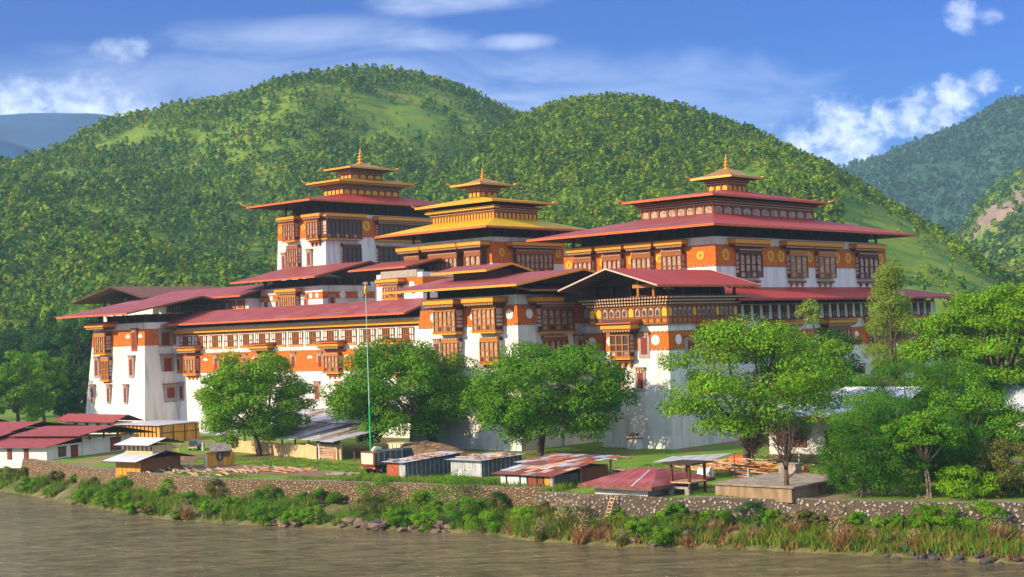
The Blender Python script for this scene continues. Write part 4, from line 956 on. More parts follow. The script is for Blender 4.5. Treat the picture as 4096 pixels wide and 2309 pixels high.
tree('broadleaf_tree', 'rounded leafy tree in front of the long wing beside the yellow shrine wall', at(1040, 1825), 18.2, 10.2, 'leaf_fresh', n_blob=120, leaves=260, size=.56, seed=3, lean=(-.8, .6), cz=.55, rz=.46, lo=-.9, trunk_r=.50, fork=.27, blob=(.17, .26), sq=(.95, .95))
tree('broadleaf_tree', 'broad leafy tree behind the green flagpole in front of the gate block', at(1759, 1808), 19.4, 12.8, 'leaf_deep', n_blob=170, leaves=260, size=.56, seed=5, lean=(-3.4, 5.4), cz=.54, rz=.46, lo=-.9, trunk_r=.62, fork=.26, blob=(.16, .24))
tree('broadleaf_tree', 'wide leafy tree in front of the gap between gate block and corner block', at(2160, 1825), 18.6, 12.6, 'leaf_deep', n_blob=170, leaves=260, size=.54, seed=8, lean=(1.2, -1.6), cz=.54, rz=.46, lo=-.9, trunk_r=.55, fork=.30, blob=(.15, .23))
tree('flat_topped_tree', 'spreading tree with flat layered foliage in front of the corner block', at(2990, 1868), 19.0, 13.2, 'leaf_fresh', n_blob=150, leaves=170, size=.55, seed=12, shape='tier', floor=.27, lean=(.4, -.6), flat=.52, trunk_r=.55, fork=.30, blob=(.16, .26), limbs=14)
tree('flat_topped_tree', 'smaller layered tree leaning over the metal roof beside the white house', at(3290, 1800), 16.0, 8.0, 'leaf_fresh', floor=.48, n_blob=90, leaves=170, size=.55, seed=14, shape='tier', flat=.52, trunk_r=.42, fork=.38, blob=(.17, .27), limbs=10)
tree('upright_tree', 'pale green upright tree standing in front of the right wing windows', (22.6, -13.5, 0), 25.0, 5.6, 'leaf_yellow', n_blob=60, leaves=120, size=.5, seed=16, shape='cone', cz=.8, trunk_r=.35, fork=.3, blob=(.25, .38))
tree('dark_tree', 'dark bushy tree between the upright tree and the tall willow', (24, -17, 0), 20.0, 5.0, 'leaf_dark', n_blob=44, leaves=130, size=.5, seed=17, cz=.66, rz=.34, trunk_r=.35, blob=(.22, .34))
tree('willow', 'tall narrow yellow green willow with hanging foliage on the right', (25.5, -27.5, 0), 30.0, 7.6, 'leaf_yellow', n_blob=150, leaves=150, size=.62, seed=19, shape='cone', cz=.85, hang=.5, aspect=.22, trunk_r=.4, fork=.3, blob=(.20, .32))
tree('flat_topped_tree', 'largest layered tree at the right edge rising above the roofs', at(4010, 1780), 23.0, 13.5, 'leaf_fresh', n_blob=260, leaves=170, size=.6, seed=21, shape='tier', flat=.5, trunk_r=.6, fork=.32, blob=(.13, .22), limbs=14)
tree('broadleaf_tree', 'mid green tree filling the gap below the largest layered tree', at(3820, 1800), 13.5, 8.0, 'leaf_deep', n_blob=80, leaves=170, size=.5, seed=23, cz=.6, rz=.4, lo=-.9, trunk_r=.3, blob=(.2, .3))
tree('dark_tree', 'dark rounded tree behind the layered tree at the right edge', (26, -58, 0), 20.0, 8.0, 'leaf_deep', n_blob=46, leaves=120, size=.6, seed=22, trunk_r=.4)
tree('feathery_tree', 'feathery tree with fine foliage in front of the metal roof', (-14, -50.5, 0), 15.5, 7.2, 'leaf_feather_shaded', n_blob=64, leaves=170, size=.38, seed=24, flat=.4, cz=.66, rz=.36, trunk_r=.25, stems=2, aspect=.3, blob=(.18, .28))
tree('weeping_tree', 'bushy weeping tree standing on the river wall beside the concrete roof', at(3450, 1990), 10.4, 4.2, 'leaf_feather_shaded', n_blob=70, leaves=170, size=.42, seed=26, cz=.48, rz=.5, lo=-.95, hang=.35, aspect=.25, trunk_r=.2, stems=3, fork=.35, blob=(.22, .34))
tree('weeping_tree', 'tall weeping tree on the river wall next to the pale stemmed tree', at(3560, 1985), 11.6, 4.6, 'leaf_feather_shaded', n_blob=70, leaves=170, size=.42, seed=27, cz=.5, rz=.5, lo=-.9, hang=.35, aspect=.25, trunk_r=.2, stems=2, fork=.35, blob=(.22, .34))
tree('weeping_tree', 'dark weeping tree behind the two on the cobble wall', at(3480, 1935), 11.0, 5.2, 'leaf_deep', n_blob=76, leaves=170, size=.42, seed=28, cz=.5, rz=.48, lo=-.95, hang=.3, aspect=.3, trunk_r=.2, stems=2, fork=.3, blob=(.22, .34))
tree('weeping_tree', 'bushy dark tree between the pale stemmed tree and the olive bush', at(3800, 1960), 9.0, 4.6, 'leaf_feather_shaded', n_blob=70, leaves=170, size=.42, seed=30, cz=.48, rz=.5, lo=-.95, hang=.3, aspect=.3, trunk_r=.2, stems=2, fork=.3, blob=(.22, .34))
tree('pale_stemmed_tree', 'small tree with several pale bare stems on the river wall', at(3712, 1992), 9.6, 4.6, 'leaf_deep', n_blob=50, leaves=140, size=.40, seed=29, cz=.74, rz=.26, bark='bark_pale', stems=3, trunk_r=.22, fork=.42, flat=.5, blob=(.2, .3), limbs=10)
tree('dark_tree', 'dense dark green tree behind the pale stemmed tree at the right', at(3900, 1930), 11.5, 6.0, 'leaf_deep', n_blob=60, leaves=150, size=.45, seed=31, cz=.55, rz=.46, lo=-.9, trunk_r=.25, blob=(.2, .3))
tree('dark_tree', 'dark low tree under the largest layered tree at the right', (-16, -60, 0), 11.0, 6.5, 'leaf_dark', n_blob=56, leaves=140, size=.5, seed=33, cz=.5, rz=.48, lo=-.9, trunk_r=.25, blob=(.2, .3))
tree('bush', 'olive green bush at the right edge above the cobble wall', at(4060, 1985), 6.6, 3.9, 'leaf_olive', n_blob=46, leaves=150, size=.36, seed=35, cz=.42, rz=.5, lo=-.9, trunk_r=.14, stems=3, fork=.2, blob=(.24, .36))
tree('bush', 'bright green ferny bush on the cobble wall near the right edge', at(3880, 1990), 4.2, 3.4, 'leaf_fresh', n_blob=36, leaves=130, size=.36, seed=36, cz=.38, rz=.5, lo=-.8, trunk_r=.1, stems=3, fork=.2, blob=(.26, .4))
# left background trees
def along(px, dist):
    q = far(px, 1400, dist); return (q[0], q[1], 0.)
for i, (p, H, R, lf, nm, lb) in enumerate([
    (along(60, 372), 19, 8.0, 'leaf_deep', 'broadleaf_tree', 'green tree with visible pale limbs behind the red roofed houses at the left edge'),
    (along(335, 440), 29, 8.5, 'leaf_dark', 'broadleaf_tree', 'tall dark green tree directly left of the end tower'),
    (along(235, 450), 29, 9.5, 'leaf_dark', 'broadleaf_tree', 'big dark green tree behind the small white stupa'),
    (along(110, 470), 27, 10, 'leaf_dark', 'broadleaf_tree', 'large dark tree behind the lighter one near the left edge'),
    (along(165, 400), 19, 7, 'leaf_fresh', 'broadleaf_tree', 'lighter green tree in front of the big trees on the left'),
    (along(-40, 460), 25, 9, 'leaf_dark', 'broadleaf_tree', 'dark tree crown cut off by the left edge of the photo'),
    (along(285, 400), 13, 5.5, 'leaf_dark', 'broadleaf_tree', 'low dark tree just behind the small white stupa'),
    (along(420, 520), 34, 10, 'leaf_dark', 'broadleaf_tree', 'dark tree crown rising behind the rear roof block')]):
    tree(nm, lb, p, H, R, lf, n_blob=70, leaves=150, size=.75, seed=40+i, cz=.56, rz=.46, lo=-.85, trunk_r=.5, blob=(.20, .30))
for i, (px, H) in enumerate([(205, 34), (130, 33), (285, 32), (40, 31), (170, 30)]):
    tree('conifer', ['dark pointed conifer above the big trees nearest the end tower', 'dark conifer with the tallest tip left of the end tower', 'dark conifer just left of the rear roof block', 'dark conifer nearest the left edge of the photo', 'short dark conifer between two taller ones at the left'][i], along(px, 540+i*12), H, 6.0, 'leaf_dark', n_blob=60, leaves=90, size=.9, seed=60+i, shape='cone', cz=.9, trunk_r=.4, blob=(.22, .34))
for i, (p, H) in enumerate([((245, -30, 0), 20), ((262, -52, 0), 19)]):
    tree('conifer', ['dark conifer on the valley floor right of the willow', 'dark conifer at the right edge below the green slope'][i], p, H, 5.5, 'leaf_dark', n_blob=50, leaves=80, size=.9, seed=66+i, shape='cone', cz=.9, trunk_r=.4, blob=(.22, .34))
g6 = np.random.default_rng(77)
for i in range(16):   # scrub at the foot of the hill behind the right wing
    p = (150+i*12+g6.uniform(-5, 5), 40-i*14+g6.uniform(-20, 40), 0)
    tree('bush', 'green scrub bush at the foot of the grassy hill on the right', p, g6.uniform(9, 16), g6.uniform(6, 9), ['leaf_deep', 'leaf_fresh', 'leaf_dark'][i % 3], n_blob=24, leaves=70, size=1.0, seed=80+i, cz=.45, rz=.5, lo=-.8, trunk_r=.2, limbs=4, group='scrub at the foot of the right hill')
# bare trees in front of the white house
def bare_tree(label, base, H, seed, m='twig', n=26, r=.2, spread=.42, twigs=5):
    g = np.random.default_rng(seed); t = thing('bare_tree', label, 'tree', tuple(base)); mb = MB(); base = np.array(base)
    f = base+[.2, -.1, H*.45]; mb.tube([base-[0, 0, .3], base+(f-base)*.4+[.15, 0, 0], f], [r*1.3, r, r*.7], m, 8); mb.build('trunk', t, True)
    cr = MB()
    for i in range(n):
        a = base+(f-base)*g.uniform(.45, 1); th = g.uniform(0, 6.28); e = a+np.array([math.cos(th)*spread*H*g.uniform(.3, 1), math.sin(th)*spread*H*g.uniform(.3, 1), H*g.uniform(.2, .55)])
        pts = limb(cr, a, e, r*.4, .03, .1, g, m, 5, 5)
        for j in range(twigs):
            b = pts[g.integers(2, 5)]; limb(cr, b, b+g.normal(0, 1, 3)*[.9, .9, .5]+[0, 0, .8], .05, .015, .1, g, m, 4, 3)
    cr.build('branch', t, True); return t
bare_tree('leafless dark tree with forked trunk standing on the cobble wall', at(3143, 1996), 9.5, 5, 'bark', 14, .3, .25, 3)
bare_tree('leafless purple brown twiggy shrub in front of the white house', at(3150, 1880), 7.6, 6, 'twig', 46, .12, .42, 9)
bare_tree('leafless brown tangled tree beside the trunk of the layered tree', at(3010, 1872), 6.0, 7, 'twig', 34, .14, .40, 8)

# ------------------------------------------------------------------ bank plants
def tuft(P, N_, h, w, g, lean=.35):
    """blades: slim upright triangles rooted at P"""
    n = len(P)*N_; B = np.repeat(P, N_, 0)+np.concatenate([g.normal(0, 1, (n, 2))*w[:, None].repeat(N_, 0).reshape(-1, 1), np.zeros((n, 1))], 1)
    hh = np.repeat(h, N_)*g.uniform(.5, 1.1, n); th = g.uniform(0, 6.283, n); ww = g.uniform(.05, .11, n)
    d = np.stack([np.cos(th), np.sin(th), 0*th], 1)*ww[:, None]; tip = B+np.stack([g.normal(0, lean, n)*hh, g.normal(0, lean, n)*hh, hh], 1)
    return np.stack([B-d, B+d, tip], 1).reshape(-1, 3)
def tri_obj(name, V, m, parent=None):
    n = len(V)//3; me = bpy.data.meshes.new(name); me.vertices.add(3*n); me.loops.add(3*n); me.polygons.add(n)
    me.vertices.foreach_set('co', V.astype(np.float32).ravel()); me.loops.foreach_set('vertex_index', np.arange(3*n, dtype=np.int32))
    me.polygons.foreach_set('loop_start', np.arange(0, 3*n, 3, dtype=np.int32)); me.polygons.foreach_set('loop_total', np.full(n, 3, dtype=np.int32))
    me.materials.append(MATS[m]); me.update(calc_edges=True); o = bpy.data.objects.new(name, me); link(o); o['_org'] = [0., 0., 0.]
    if parent is not None: o.parent = parent
    return o
mat('blade', (.085, .21, .010), .7, var=0, col2=(.19, .27, .02), scale=.25, island=.4, trans=.3)
g7 = np.random.default_rng(5)
def bank_pts(n, ylo, yhi, t0, t1):
    o = []
    while len(o) < n:
        y = g7.uniform(ylo, yhi); t = g7.uniform(t0, t1); xs, xw = shore_x(y), wall_x(y)-.6; x = xs+(xw-xs)*t; o.append((x, y, bank_z(x, y)-.05))
    return np.array(o)
fb = vnoise(31)
P = bank_pts(8000, -105, 150, .10, .98); P = P[fb(P[:, 0]*.22, P[:, 1]*.22) > -.22]
o = tri_obj('bank_grass', tuft(P, 9, g7.uniform(.5, 1.7, len(P)), g7.uniform(.12, .35, len(P)), g7), 'blade'); tag(o, kind='stuff')
P = bank_pts(900, -105, -20, .05, .8)
o = tri_obj('dry_bank_grass', tuft(P, 9, g7.uniform(.4, 1.3, len(P)), g7.uniform(.12, .3, len(P)), g7), 'dry_grass'); tag(o, kind='stuff')
# weeds along the top of the wall and rough lawn
o_ = []
while len(o_) < 5200:
    y = g7.uniform(-62, 70); x = wall_x(y)+g7.uniform(1.0, 40)**1.0
    if ((x+55)/6.5)**2+((y-42)/23)**2 < 1 or ((x+47)/9)**2+((y-78)/14)**2 < 1 or abs(x+38+.12*(y-66)) < 1.4 and g7.random() < .8: continue
    if fb(x*.11+9, y*.11) > -.02: o_.append((x, y, -.02))
P = np.array(o_); o = tri_obj('lawn_grass', tuft(P, 6, g7.uniform(.12, .42, len(P)), g7.uniform(.2, .5, len(P)), g7), 'blade'); tag(o, kind='stuff')
o_ = [(wall_x(y)+g7.uniform(.9, 6), y, -.02) for y in g7.uniform(-24, 13, 900)]
P = np.array(o_); o = tri_obj('tall_weeds', tuft(P, 9, g7.uniform(.4, 1.1, len(P)), g7.uniform(.15, .3, len(P)), g7), 'blade'); tag(o, kind='stuff')
BUSH = [(30, 1925, 2.6, 'leaf_yellow'), (115, 1945, 2.4, 'leaf_fresh'), (300, 1990, 2.5, 'leaf_fresh'), (370, 2010, 2.8, 'leaf_fresh'), (455, 2030, 2.0, 'leaf_fresh'), (560, 2015, 2.2, 'leaf_olive'),
        (820, 1985, 2.6, 'leaf_fresh'), (940, 2010, 3.0, 'leaf_olive'), (1050, 2060, 3.4, 'leaf_deep'), (1130, 2020, 2.6, 'leaf_deep'), (1250, 2065, 2.4, 'leaf_fresh'), (1300, 2040, 2.8, 'leaf_deep'),
        (1480, 2060, 3.2, 'leaf_olive'), (1560, 2085, 2.6, 'leaf_deep'), (1660, 2020, 4.0, 'leaf_deep'), (1710, 2080, 2.6, 'leaf_fresh'), (1850, 2075, 3.2, 'leaf_deep'), (1930, 2090, 2.9, 'leaf_fresh'), (1965, 2035, 5.4, 'leaf_deep'), (2020, 2060, 2.8, 'leaf_dark'),
        (2120, 2090, 2.2, 'leaf_fresh'), (2320, 2010, 2.4, 'leaf_olive'), (2560, 2130, 2.0, 'leaf_fresh'), (2640, 2140, 2.2, 'leaf_deep'), (2780, 2100, 2.2, 'leaf_deep'), (2960, 2100, 2.4, 'leaf_deep'), (3080, 2110, 2.8, 'leaf_dark'), (3200, 2100, 2.0, 'leaf_fresh'), (3480, 2130, 2.2, 'leaf_deep'), (3760, 2130, 2.4, 'leaf_deep'), (3960, 2090, 2.8, 'leaf_fresh'), (4060, 2110, 3.2, 'leaf_fresh'), (560, 1945, 1.8, 'leaf_olive'), (770, 1950, 2.8, 'leaf_deep')]
gx = np.random.default_rng(404)
BUSH += [(float(px), float(np.interp(px, [0, 800, 1900, 2600, 4096], [1945, 2035, 2060, 2110, 2120])+gx.uniform(-45, 30)), float(gx.uniform(1.3, 2.3)*(1 if px < 2450 else .75)), ['leaf_fresh', 'leaf_deep', 'leaf_fresh', 'leaf_olive'][int(gx.integers(4))]) for px in np.linspace(60, 4060, 46)+gx.uniform(-30, 30, 46)]
WHERE = ['below the white house', 'left below the long shed', 'at the foot of the rubble wall', 'below the trailer', 'below the patchwork shed', 'below the ladder', 'below the cobble wall']
for i, (px, py, H, lf) in enumerate(BUSH):
    q = at(px, py, -3.6); y = q[1]; xs, xw = shore_x(y), wall_x(y)-.5; x = min(max(q[0], xs+.6), xw); z = bank_z(x, y)-.1
    w = WHERE[min(6, int(px/600))]
    c = {'leaf_yellow': 'yellowish', 'leaf_fresh': 'bright green', 'leaf_olive': 'olive green', 'leaf_deep': 'deep green', 'leaf_dark': 'dark green'}[lf]
    tree('bush', '%s %s bush on the river bank %s' % ('tall' if H > 2.9 else 'middling' if H > 2.3 else 'low', c, w), (x, y, z), H, H*g7.uniform(.62, .85), lf, n_blob=22, leaves=120, size=.30, seed=100+i, cz=.46, rz=.5, lo=-.85, trunk_r=.07, stems=3, fork=.2, blob=(.28, .42), limbs=6, aspect=.4, group='bushes on the river bank')
# plume grass clumps
PL = [(750, 2075, 2.5), (660, 2080, 1.8), (860, 2070, 1.7), (370, 1965, 1.6), (2120, 2165, 2.4), (2280, 2150, 3.9), (2330, 2165, 3.2), (2460, 2180, 1.8), (2430, 2120, 2.6), (3180, 2180, 2.6), (3370, 2200, 3.2), (3420, 2160, 2.6), (3580, 2170, 2.2), (3720, 2180, 3.0), (3850, 2170, 2.0), (3660, 2210, 1.8), (4000, 2210, 2.4), (2860, 2170, 1.8), (3020, 2180, 1.9), (2700, 2190, 1.6), (3500, 2200, 1.7)]
for i, (px, py, H) in enumerate(PL):
    q = at(px, py, -4.7); y = q[1]; xs, xw = shore_x(y), wall_x(y)-.5; x = min(max(q[0], xs+.4), xw); z = bank_z(x, y)-.1
    t = thing('plume_grass', '%s clump of plume grass with pale pinkish heads on the bank %s' % (['small', 'tall', 'huge'][(H > 2)+(H > 3)], WHERE[min(6, int(px/600))]), 'grass clump', (x, y, z), 0, 'plume grass on the river bank')
    k = 70; V = tuft(np.array([[0, 0, 0.]]), k*3, np.array([H*.75]), np.array([H*.13]), g7, .42); tri_obj('blade', V, 'dry_grass' if i % 3 == 0 or px > 2600 else 'leaf_olive', t)
    k = 46; th = g7.uniform(0, 6.283, k*3); hh = H*g7.uniform(.5, 1.15, k*3); lr = H*.5*g7.uniform(.1, 1, k*3)
    Pp = np.stack([np.cos(th)*lr, np.sin(th)*lr, hh], 1)
    leaf_mesh('plume', Pp, np.stack([np.cos(th), np.sin(th), .9+0*th], 1), np.full(k*3, .42*H/2.5), 'plume', aspect=.18, jit=.35, parent=t)
# rocks at the water line
mat('rock', (.15, .105, .075), .85, var=.4, scale=1.2, bump=.6, bscale=3)
mat('rock_dark', (.060, .050, .046), .6, var=.3, scale=1.2, bump=.6, bscale=3)
import bmesh
def rock(label, x, y, z, r, m, group):
    bm = bmesh.new(); bmesh.ops.create_icosphere(bm, subdivisions=2, radius=1)
    a = g7.normal(0, 1, (4, 3)); s = np.array([g7.uniform(.7, 1.3), g7.uniform(.8, 1.5), g7.uniform(.45, .75)])*r
    for v in bm.verts:
        c = np.array(v.co); f = 1+.16*math.sin(3*(c@a[0]))+.12*math.sin(4*(c@a[1]))+.08*math.sin(6*(c@a[2])); v.co = Vector(c*f*s)
    me = bpy.data.meshes.new('river_rock'); bm.to_mesh(me); bm.free(); me.materials.append(MATS[m])
    o = bpy.data.objects.new('river_rock', me); link(o); o.location = (x, y, z); tag(o, label, 'rock', group)
for px0, px1, n, lb, r0, r1, m in ((40, 95, 3, 'brown boulder at the water edge at the far left', .5, 1.1, 'rock'), (150, 330, 9, 'pale stone in the shallows at the left', .25, .6, 'rock'), (340, 640, 14, 'brown stone along the water line below the small shed', .25, .6, 'rock'),
                                    (1090, 1220, 16, 'reddish boulder in the cluster below the fence of the long shed', .4, .95, 'rock'), (1360, 1520, 20, 'brown boulder in the heap below the trailer', .4, 1.0, 'rock'), (1480, 1500, 1, 'grey pointed boulder standing in the water below the trailer', 1.0, 1.1, 'rock_dark'),
                                    (1600, 1790, 22, 'brown boulder in the heap below the two metal sheds', .35, .9, 'rock'), (2520, 2640, 8, 'pale stone in the gravel patch below the ladder', .2, .5, 'rock'), (3500, 4090, 44, 'dark wet stone on the shore below the cobble wall', .2, .55, 'rock_dark')):
    for i in range(n):
        px = g7.uniform(px0, px1); q = at(px, 1154.5+1010, ZW)
        # walk to the shore under this pixel column
        best = min(np.arange(-100, 125, .5), key=lambda yy: abs(2048+FPX*((np.array([shore_x(yy), yy, ZW])-CAM)@_r)/((np.array([shore_x(yy), yy, ZW])-CAM)@_fw)-px))
        y = best+g7.uniform(-.4, .4); r = g7.uniform(r0, r1); x = shore_x(y)+g7.uniform(-.3, 2.0)
        rock(lb, x, y, bank_z(x, y)+r*.2, r, m, 'rocks along the water line')
# ================================================================== houses, sheds and small things on the terrace
mat('plaster', (.70, .68, .66), .9, var=.10, scale=.6, bump=.3, bscale=4)
mat('roof_red', (.34, .042, .034), .55, var=.3, scale=1.2, stretch=(1, 1, .2), col2=(.38, .075, .07), bump=.3, bscale=2, seam=(1, 1.0, .3), stain=(.5, (1, 1, 1), .55, .6, (.20, .06, .05)))
mat('tin', (.46, .47, .52), .5, metal=.1, var=.3, scale=1.2, stretch=(.5, 2, 1), bump=.4, bscale=2.5)
mat('tin_pale', (.62, .66, .74), .45, metal=.1, var=.15, scale=1., stretch=(.4, 2, 1), bump=.3, bscale=2.5)
mat('tin_dark', (.085, .095, .105), .6, metal=.2, var=.3, scale=1.5, bump=.3)
mat('tin_rust', (.36, .085, .038), .75, var=.35, scale=2, bump=.3)
mat('tin_blue', (.36, .46, .60), .5, metal=.3, var=.15, scale=2)
mat('plank_yellow', (.62, .30, .035), .75, var=.3, scale=1.4, stretch=(2, 2, .3), bump=.35, bscale=5, bstretch=(3, 3, .3))
mat('plank_pale', (.60, .42, .22), .8, var=.25, scale=1.2, stretch=(2, 2, .3), bump=.35, bscale=5)
mat('plank_grey', (.30, .25, .21), .85, var=.35, scale=1.5, bump=.4)
mat('plank_pink', (.50, .30, .20), .85, var=.3, scale=1.2, bump=.4)
mat('plank_orange', (.55, .22, .06), .8, var=.35, scale=1.2, bump=.4)
mat('brown_wall', (.20, .075, .030), .85, var=.15, scale=1.5)
mat('concrete', (.27, .22, .17), .9, var=.3, scale=.8, bump=.4)
mat('concrete_face', (.27, .19, .11), .9, var=.3, scale=1.2, stretch=(1, 1, .25), bump=.4)
mat('pole_green', (.02, .42, .14), .5, var=.2)
mat('pole_pale', (.30, .52, .42), .6, var=.25, scale=1.5)
mat('cream_paint', (.66, .60, .42), .5, var=.12, scale=2)
mat('rust_red', (.22, .045, .032), .6, var=.2)
mat('rubber', (.02, .02, .02), .8)
mat('car_paint', (.035, .05, .085), .3, var=.1, spec=.5)
mat('glass_dark', (.02, .03, .04), .1, var=.1, spec=.6)
mat('cloth_orange', (.62, .10, .035), .8, var=.15); mat('cloth_cream', (.62, .50, .38), .8, var=.15); mat('skin', (.42, .22, .14), .6, var=.1); mat('hair', (.02, .015, .012), .7)
mat('tarp', (.60, .62, .66), .6, var=.15)
def corr(m, axis): return m
def local(loc, rz):  # local frame -> world (MB frame)
    c, s = math.cos(rz), math.sin(rz); return lambda x, y, z: (loc[0]+c*x-s*y, loc[1]+s*x+c*y, loc[2]+z)
def part(par, f, fn, name, smooth=False):
    m = MB(f); fn(m); return m.build(name, par, smooth)
def mono_roof(m, x0, x1, y0, y1, z0, z1, mt, t=.12, me=None):
    m.slab([(x0, y0, z0), (x1, y0, z1), (x1, y1, z1), (x0, y1, z0)], t, mt, 'plank_grey', me or mt)
def lgable(m, k, x0, x1, xr, y0, y1, z0, zr, mt, z1=None, t=.16):
    z1 = z0 if z1 is None else z1
    m.slab([(x0, y0, z0), (xr, y0, zr), (xr, y1, zr), (x0, y1, z0)], t, mt, 'timber', 'timber'); m.slab([(xr, y0, zr+.004), (x1, y0, z1), (x1, y1, z1), (xr, y1, zr+.004)], t, mt, 'timber', 'timber')
def simple_window(par, f, x0, x1, y, z0, z1, face='Y', m='wood_dark', nm='window'):
    a = MB(f)
    if face == 'Y': a.box(x0, x1, y-.12, y+.1, z0, z1, m); a.box(x0-.12, x1+.12, y-.3, y, z1, z1+.15, 'timber'); q = MB(f); q.poly([(x0+.15, y-.14, z0+.15), (x1-.15, y-.14, z0+.15), (x1-.15, y-.14, z1-.15), (x0+.15, y-.14, z1-.15)], 'pane_dark' if nm == 'window' else 'shutter')
    else: a.box(y-.12, y+.1, x0, x1, z0, z1, m); a.box(y-.3, y, x0-.12, x1+.12, z1, z1+.15, 'timber'); q = MB(f); q.poly([(y-.14, x0+.15, z0+.15), (y-.14, x1-.15, z0+.15), (y-.14, x1-.15, z1-.15), (y-.14, x0+.15, z1-.15)], 'pane_dark' if nm == 'window' else 'shutter')
    o = a.build(nm, par); q.build('pane' if nm == 'window' else 'panel', o); return o
# white house with the red roof at the left
rz = math.radians(17.4); O = (-57.3, 98.2, 0); f = local(O, rz)
h = thing('house', 'white house with big red roof and a shaded side with door and window', 'house', O)
part(h, f, lambda m: (m.box(.2, 9.6, .2, 15, -1.5, 2.5, 'plaster'), m.hexa([(.2, .2, 2.5), (9.6, .2, 2.5), (9.6, 15, 2.5), (.2, 15, 2.5)], [(9.5, .2, 2.5), (9.6, .2, 3.4), (9.6, 15, 3.4), (9.5, 15, 2.5)], 'timber')), 'annex_wall')
part(h, f, lambda m: m.hexa([(9.6, 0, -1.5), (26, 0, -1.5), (26, 13, -1.5), (9.6, 13, -1.5)], [(9.6, 0, 3.6), (26, 0, 2.8), (26, 13, 2.8), (9.6, 13, 3.6)], 'plaster'), 'wall')
part(h, f, lambda m: (mono_roof(m, -1.2, 8.4, -1.0, 17, 2.45, 3.7, 'roof_red')), 'annex_roof')
part(h, f, lambda m: lgable(m, None, 6.4, 28.6, 16.4, -2.2, 15, 3.95, 5.15, 'roof_red', 3.0), 'roof')
part(h, f, lambda m: [m.box(x, x+.25, -1.4, -1.1, 2.9, 3.9, 'timber') for x in (10, 14, 18, 22)]+[m.box(9, 26, -1.35, -1.15, 3.2, 3.4, 'timber')], 'truss')
simple_window(h, f, 3.2, 5.2, .2, .3, 2.0); simple_window(h, f, 6.6, 8.4, .2, -.6, 2.0, nm='door'); simple_window(h, f, 17.4, 20.4, 0, .2, 2.6, nm='door')
for y in (4.5, 8.5): simple_window(h, f, y, y+1.0, .2, .1, 1.9, face='X', nm='door')
h = thing('house', 'white house with red roof behind and left of the big roofed house', 'house', f(1, 17, 0))
part(h, f, lambda m: m.box(1.2, 15, 17.5, 36, -1.5, 3.3, 'plaster'), 'wall'); part(h, f, lambda m: lgable(m, None, -1, 17.5, 8.5, 16, 38, 3.1, 4.5, 'roof_red'), 'roof')
for y in (20, 24.5, 29): simple_window(h, f, y, y+1.1, 1.2, .4, 2.7, face='X')
h = thing('house', 'red roofed house at the left edge with a dark open gable', 'house', f(18, 22, 0))
part(h, f, lambda m: m.box(12, 34, 24, 46, -1.5, 3.6, 'plaster'), 'wall'); part(h, f, lambda m: lgable(m, None, 9, 38, 22, 21, 50, 3.6, 5.7, 'roof_red'), 'roof')
h = thing('shed', 'long dull brown roofed shed behind the houses at the left edge', 'shed', f(34, 52, 0))
part(h, f, lambda m: m.box(32, 46, 52, 76, 0, 3.4, 'plank_grey'), 'wall'); part(h, f, lambda m: lgable(m, None, 30, 48, 39, 50, 80, 3.3, 5.6, 'roof_old'), 'roof')
# narrow white shed with red roof at the foot of the end tower
h = thing('shed', 'narrow white shed with red roof at the foot of the end tower', 'shed', (-15, 145, 0))
MB().box(-17.6, -13.4, 137, 157.5, 0, 3.6, 'plaster').build('wall', h)
m = MB(); lgable(m, None, -19.4, -11.5, -15.4, 135.5, 160, 3.75, 5.2, 'roof_red'); m.build('roof', h)
for y in (139, 143.5, 148, 152.5): simple_window(h, None, y, y+1.2, -17.6, 1.2, 3.2, face='X')
# orange plank building
h = thing('plank_building', 'orange plank walled building at the foot of the end tower', 'building', (-22, 114, 0))
m = MB(); m.box(-21.6, -12, 114.4, 130, 0, 3.6, 'plank_yellow')
for i in range(11): m.box(-21.8, -21.6, 114.5+i*1.4, 114.62+i*1.4, 0, 3.6, 'brown_wall')
for i in range(4): m.box(-21.4+i*2.8, -21.2+i*2.8, 114.25, 114.4, 0, 3.6, 'brown_wall')
m.box(-21.75, -12, 114.3, 114.4, 1.9, 2.1, 'brown_wall'); m.build('wall', h)
m = MB(); mono_roof(m, -22.4, -11.6, 114, 130.4, 3.65, 3.85, 'tin', .1); m.build('roof', h)
# small yellow shed with tin roofs
h = thing('shed', 'small yellow and brown shed with two tiered silver roof on the river wall', 'shed', (-62, 58, 0)); f = local((-62, 58, 0), math.radians(6))
m = MB(f); m.box(-4.0, 4.2, -1.8, 4.2, -.8, 2.2, 'brown_wall'); m.build('wall', h)
m = MB(f); m.box(-4.06, -4.0, -1.84, 4.2, -.8, 2.2, 'plank_yellow')
for i in range(6): m.box(-4.12, -4.06, -1.8+i*1.1, -1.7+i*1.1, -.8, 2.2, 'plank_orange')
m.build('plank_front', h)
m = MB(f); lgable(m, None, -6.0, 6.2, .2, -3.0, 5.2, 1.95, 3.3, 'tin_pale'); m.build('roof', h)
m = MB(f); m.box(-1.9, 2.3, -2.2, 4.4, 2.9, 4.2, 'plank_pale')
for i in range(7): m.box(-1.98, -1.9, -2.1+i*1.05, -1.75+i*1.05, 3.3, 4.0, 'pane_dark')
m.build('clerestory', h)
m = MB(f); lgable(m, None, -3.6, 4.0, .2, -3.2, 5.2, 4.35, 5.3, 'tin_pale'); m.build('upper_roof', h)
